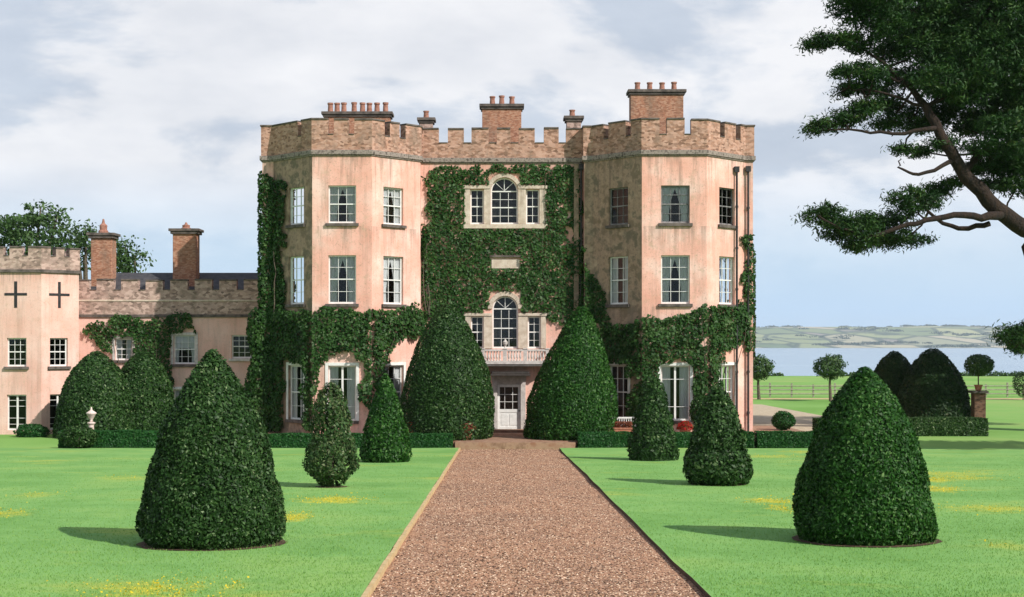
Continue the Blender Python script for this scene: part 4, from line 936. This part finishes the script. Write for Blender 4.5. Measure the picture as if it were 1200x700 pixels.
limbs = [
 ([(1330, 330, 0), (1275, 300, -.5), (1235, 282, -1), (1200, 268, -1.5), (1168, 245, -2), (1140, 215, -2.2), (1120, 188, -2.4), (1102, 158, -2.5), (1085, 125, -2), (1062, 98, -1.5), (1030, 70, -1)], [.8, .78, .76, .72, .66, .58, .5, .42, .33, .22, .1]),
 ([(1215, 275, -1.3), (1203, 290, -1), (1212, 320, -.5), (1225, 360, 0), (1205, 385, 0), (1185, 395, 0)], [.5, .42, .34, .25, .15, .06]),
 ([(1175, 250, -2), (1150, 256, -3), (1118, 252, -3.4), (1085, 258, -3.6), (1050, 268, -3.6), (1015, 278, -3.6), (985, 268, -3.6), (958, 252, -3.6)], [.4, .3, .24, .2, .17, .13, .09, .04]),
 ([(1160, 262, -2.3), (1135, 268, -1.8), (1105, 262, -1.5), (1080, 240, -1.2), (1070, 228, -1)], [.22, .2, .16, .1, .05]),
 ([(1120, 188, -2.4), (1095, 200, -3), (1070, 204, -3.2), (1052, 196, -3.2), (1056, 187, -3.2)], [.2, .15, .12, .08, .04]),
 ([(1098, 150, -2.5), (1060, 157, -2.8), (1020, 156, -3), (985, 152, -3), (955, 150, -3)], [.2, .14, .11, .08, .03]),
 ([(1130, 200, -2.3), (1150, 180, -1), (1170, 160, 0), (1190, 140, .5)], [.3, .22, .16, .08]),
 ([(1085, 125, -2), (1045, 112, -2.4), (1010, 105, -2.6), (985, 104, -2.6)], [.15, .1, .07, .03]),
 ([(1062, 98, -1.5), (1025, 82, -1.6), (985, 86, -1.8)], [.12, .08, .03]),
 ([(1050, 88, -1.5), (1010, 56, -1.6), (975, 50, -1.8), (952, 52, -1.8)], [.14, .1, .06, .03]),
 ([(1322, 230, 0), (1270, 190, 1), (1220, 150, 1.5), (1170, 110, 2), (1120, 70, 2), (1060, 30, 1.5), (1010, 10, 1)], [.5, .45, .38, .3, .22, .14, .06]),
 ([(1300, 110, 1), (1240, 60, 0), (1180, 20, -1), (1120, -10, -1)], [.4, .3, .2, .1]),
 ([(1322, 230, 0), (1390, 180, 1), (1450, 150, 2), (1500, 140, 2)], [.45, .35, .25, .1]),
 ([(1330, 300, 0), (1400, 280, -1), (1460, 270, -2)], [.4, .3, .12])]
for pts, rd in limbs:
    # subdivide with a little crookedness
    q = []; rr = []
    for i in range(len(pts)-1):
        for s in range(3):
            t = s/3; a = PP(*pts[i]); b_ = PP(*pts[i+1]); q.append(a.lerp(b_, t)+(Vector((random.uniform(-.09, .09), 0, random.uniform(-.09, .09))) if s else Vector())); rr.append(rd[i]*(1-t)+rd[i+1]*t)
    q.append(PP(*pts[-1])); rr.append(rd[-1]); rr = [v*.68 for v in rr]; limbpts += q; mb = MB(); mb.tube(q, rr, 10); mb.build('branch', M['bark'], pine, smooth=True)
pads = [(966, 252, 22, 13), (980, 268, 20, 13), (1008, 270, 25, 16), (1002, 288, 12, 8), (1045, 262, 26, 14), (1072, 236, 30, 14), (1095, 226, 20, 9), (1062, 280, 30, 6), (1035, 285, 14, 6), (1018, 258, 14, 8),
        (955, 52, 13, 6), (980, 45, 24, 10), (1010, 52, 18, 10), (962, 149, 19, 8), (990, 140, 16, 8), (1008, 132, 14, 9), (992, 84, 13, 6), (1012, 80, 14, 6), (990, 106, 12, 6), (1012, 104, 14, 7),
        (1000, 12, 26, 17), (1035, 22, 30, 22), (1070, 12, 45, 28), (1020, -10, 40, 18), (1045, 62, 22, 12), (1080, 55, 30, 22), (1120, 40, 45, 36), (1165, 30, 50, 40), (1190, 70, 45, 35),
        (1060, 92, 28, 12), (1100, 92, 34, 18), (1135, 100, 30, 24), (1175, 120, 40, 26), (1195, 150, 25, 20), (1045, 122, 20, 9), (1065, 140, 26, 13), (1088, 145, 20, 10), (1038, 145, 14, 5), (1150, 140, 24, 14),
        (1150, 172, 20, 8), (1185, 190, 30, 16), (1195, 215, 22, 12), (1165, 215, 14, 8), (1190, 175, 16, 10), (1080, 178, 14, 4), (1060, 175, 12, 4), (1108, 128, 20, 16), (1140, 60, 40, 30), (1100, -20, 60, 25),
        (1186, 393, 20, 9), (1196, 405, 18, 10), (1215, 385, 20, 12), (1195, 400, 10, 12),
        (1115, 30, 40, 28), (1150, 85, 34, 24), (1195, 20, 40, 36), (1170, 60, 40, 30), (1130, 8, 50, 22), (1085, 32, 34, 20), (1120, 108, 22, 14), (1195, 110, 30, 26), (1172, 150, 26, 14), (1200, 185, 22, 22), (1170, 196, 20, 10), (1108, 75, 36, 20), (1060, 45, 26, 14), (1015, 125, 16, 8), (1025, 88, 16, 7), (1035, 105, 14, 7),
        (1130, 150, 22, 11), (1105, 168, 15, 6), (1148, 196, 16, 7), (1118, 214, 12, 5), (1168, 180, 20, 8),
        (1240, 60, 50, 40), (1250, 130, 50, 36), (1240, 200, 36, 22), (1300, 20, 60, 40), (1320, 90, 50, 40), (1370, 140, 60, 40), (1440, 140, 60, 36), (1500, 140, 40, 26), (1400, 60, 60, 40), (1300, -50, 70, 35), (1200, -30, 60, 30), (1270, -100, 40, 25), (1400, 270, 50, 22), (1460, 262, 40, 20), (1380, 200, 50, 28)]
LV = []
for (cx, cy, rx, ry) in pads:
    s = 80/F; c = PP(cx, cy, random.uniform(-3.2, 2.2) if cx > 1030 else random.uniform(-3.4, -1.5)); a = rx*ry
    big = rx*ry > 600
    near = min(limbpts, key=lambda v: (v-c).length)
    if cx < 1210:
        m = MB(); mid = near.lerp(c, .5)+Vector((random.uniform(-.3, .3), 0, random.uniform(-.25, .1))); m.tube([near, mid, c], [.07, .05, .035], 6)
        for t in range(9 if big else 6):
            e1 = c+Vector((random.uniform(-1, 1)*rx*s, random.uniform(-.6, .6)*rx*s, random.uniform(-.8, .8)*ry*s)); m.tube([c, c.lerp(e1, .5)+Vector((0, 0, -.1)), e1], [.035, .026, .012], 5)
        m.build('twigs', M['bark'], pine)
    n = int(min(9000, 380+a*(4.6 if big else 4.4))); LV.append(clump_leaves(c, (rx*s*1.06, max(1.0, rx*s*(.9 if big else .8)), ry*s*1.12), n, .135, .26, .5, .26))
soup('needles', LV, M['pine'], pine)
def tree(label, X, Y, pads_, leafm='far_leaf', trunk_h=4, leaf=.15, sub=.42, name='broadleaf_tree', zb=-.25, group='trees behind the low wing'):
    root = empty(name, (X, Y, zb), label, 'tree', group); LV = []; m = MB()
    m.tube([(X, Y, zb-.1), (X+.2, Y, trunk_h*.5), (X, Y, trunk_h)], [.45, .36, .3], 10)
    for (c, r, n) in pads_:
        LV.append(clump_leaves(c, r, int(n*.4), leaf, sub, .4, .55)); m.tube([(X, Y, trunk_h-.1), ((X+c[0])/2, (Y+c[1])/2+.1, (trunk_h+c[2])/2), c], [.26, .16, .05], 6)
    m.build('trunk', M['bark_grey'], root, smooth=True); soup('crown', LV, M[leafm], root)
Yt = 104
def tp(px, py, dy, rx, ry, n): c = P(px, py, Yt+dy); s = (Yt+dy)/F; return (tuple(c), (rx*s, rx*s, ry*s), n)
tree('tall leafy tree rising behind the far left turret', PX(25, Yt), Yt, [tp(10, 262, 0, 14, 13, 900), tp(35, 252, 1, 16, 14, 900), tp(32, 270, -1, 34, 20, 2600), tp(65, 262, 0, 16, 14, 1000), tp(0, 280, 0, 24, 18, 1500), tp(55, 285, -1, 34, 18, 2200), tp(-30, 270, 0, 30, 22, 1800), tp(20, 300, 0, 40, 20, 2000), tp(48, 243, 0, 5, 6, 90), tp(68, 250, 0, 7, 7, 130)])
tree('smaller tree showing on the left of the first wing chimney', PX(92, Yt), Yt+2, [tp(90, 275, 0, 14, 10, 700), tp(98, 300, 1, 14, 18, 1200), tp(82, 290, 0, 14, 12, 700), tp(100, 268, 0, 6, 7, 200)])
tree('small tree showing between the two wing chimneys', PX(148, Yt), Yt+3, [tp(146, 312, 0, 20, 12, 1100), tp(147, 290, 0, 12, 9, 420), tp(158, 300, 0, 9, 8, 220), tp(140, 302, 0, 11, 14, 600)], )

tree('leafy tree standing just outside the right edge, shading the far lawn', 35.5, 62, [((32.5, 62.5, 11), (4.6, 3, 2.6), 6500), ((30, 62.5, 9.6), (3, 2.4, 1.8), 3000), ((37, 63, 10), (4.5, 3, 2.4), 5500)], trunk_h=6, leaf=.25, group=None)

# ------------------------------------------------------------------ loose ground cover
n = 190000; U = rng.uniform(0, 1, n); Yg = 17+45*U**2.3; half = .385*Yg; Xg = rng.uniform(-1, 1, n)*half
k = ((Xg < PL-.12) | (Xg > PR+.03)); Xg, Yg = Xg[k], Yg[k]; n = len(Xg)
zg = np.array([HC-(2.853+.0326*y)+.03*noise.noise((x*.15, y*.15, 1)) for x, y in zip(Xg, Yg)])
h = rng.uniform(.012, .032, n); ang = rng.uniform(0, 6.28, n); wx, wy = np.cos(ang)*.006, np.sin(ang)*.006; lx, ly = rng.normal(0, .010, n), rng.normal(0, .010, n)
V = np.stack([np.stack([Xg-wx, Yg-wy, zg-.004], 1), np.stack([Xg+wx, Yg+wy, zg-.004], 1), np.stack([Xg+wx*.4+lx, Yg+wy*.4+ly, zg+h], 1), np.stack([Xg-wx*.4+lx, Yg-wy*.4+ly, zg+h], 1)], 1).reshape(-1, 3)
tag(soup('grass', [(V, np.arange(4*n).reshape(n, 4), rng.beta(2, 2, n))], M['grass']), kind='stuff')
# ragged grass hanging over the right edge of the path
LV = []
# yellow flowers in drifts
cs = []
for px, py, w_, n in FLOWERS:
    Yf = lawn_Y(py)
    for i in range(n):
        x = PX(px, Yf)+random.gauss(0, w_/F*Yf*.95); y = Yf+random.gauss(0, .75); cs.append((x, y, lawn_z(y)+.03+random.uniform(0, .02)))
cs = np.array(cs); cs = cs[(cs[:, 0] < PL-.2) | (cs[:, 0] > PR+.1)]
tag(soup('yellow_flowers', [leaves(cs, np.tile([0, 0, 1.], (len(cs), 1)), rng.uniform(.010, .022, len(cs)), .8, .5)], M['yellow']), kind='stuff')
# pebbles on the near path
n = 62000; Yg = 17+53*rng.uniform(0, 1, n)**2.3; Xg = rng.uniform(PL+.02, PR-.02, n); r = rng.uniform(.005, .016, n)
zg = HC-(2.853+.0326*Yg)-.085+.02*np.sin((Xg-PL)/(PR-PL)*math.pi)
V = []; oc = np.array([[1, 0, 0], [0, 1, 0], [-1, 0, 0], [0, -1, 0]])
a = rng.uniform(0, 6.28, n); ca, sa = np.cos(a)*r, np.sin(a)*r
top = .62*r
ring = [np.stack([Xg+ca*c0-sa*c1, Yg+sa*c0+ca*c1*.8, zg], 1) for c0, c1 in ((1, .9), (-1, .8), (-.9, -1), (1, -.8))]
rt = [np.stack([Xg+(ca*c0-sa*c1)*.55, Yg+(sa*c0+ca*c1*.8)*.55, zg+top], 1) for c0, c1 in ((1, .9), (-1, .8), (-.9, -1), (1, -.8))]
V = np.stack(ring+rt, 1).reshape(-1, 3); base = np.arange(n)[:, None]*8
Fq = np.concatenate([base+np.array(f) for f in ((4, 5, 6, 7), (0, 1, 5, 4), (1, 2, 6, 5), (2, 3, 7, 6), (3, 0, 4, 7))])
rd = np.tile(rng.uniform(0, 1, n), 5)
tag(soup('pebbles', [(V, Fq, rd)], M['pebble']), kind='stuff')
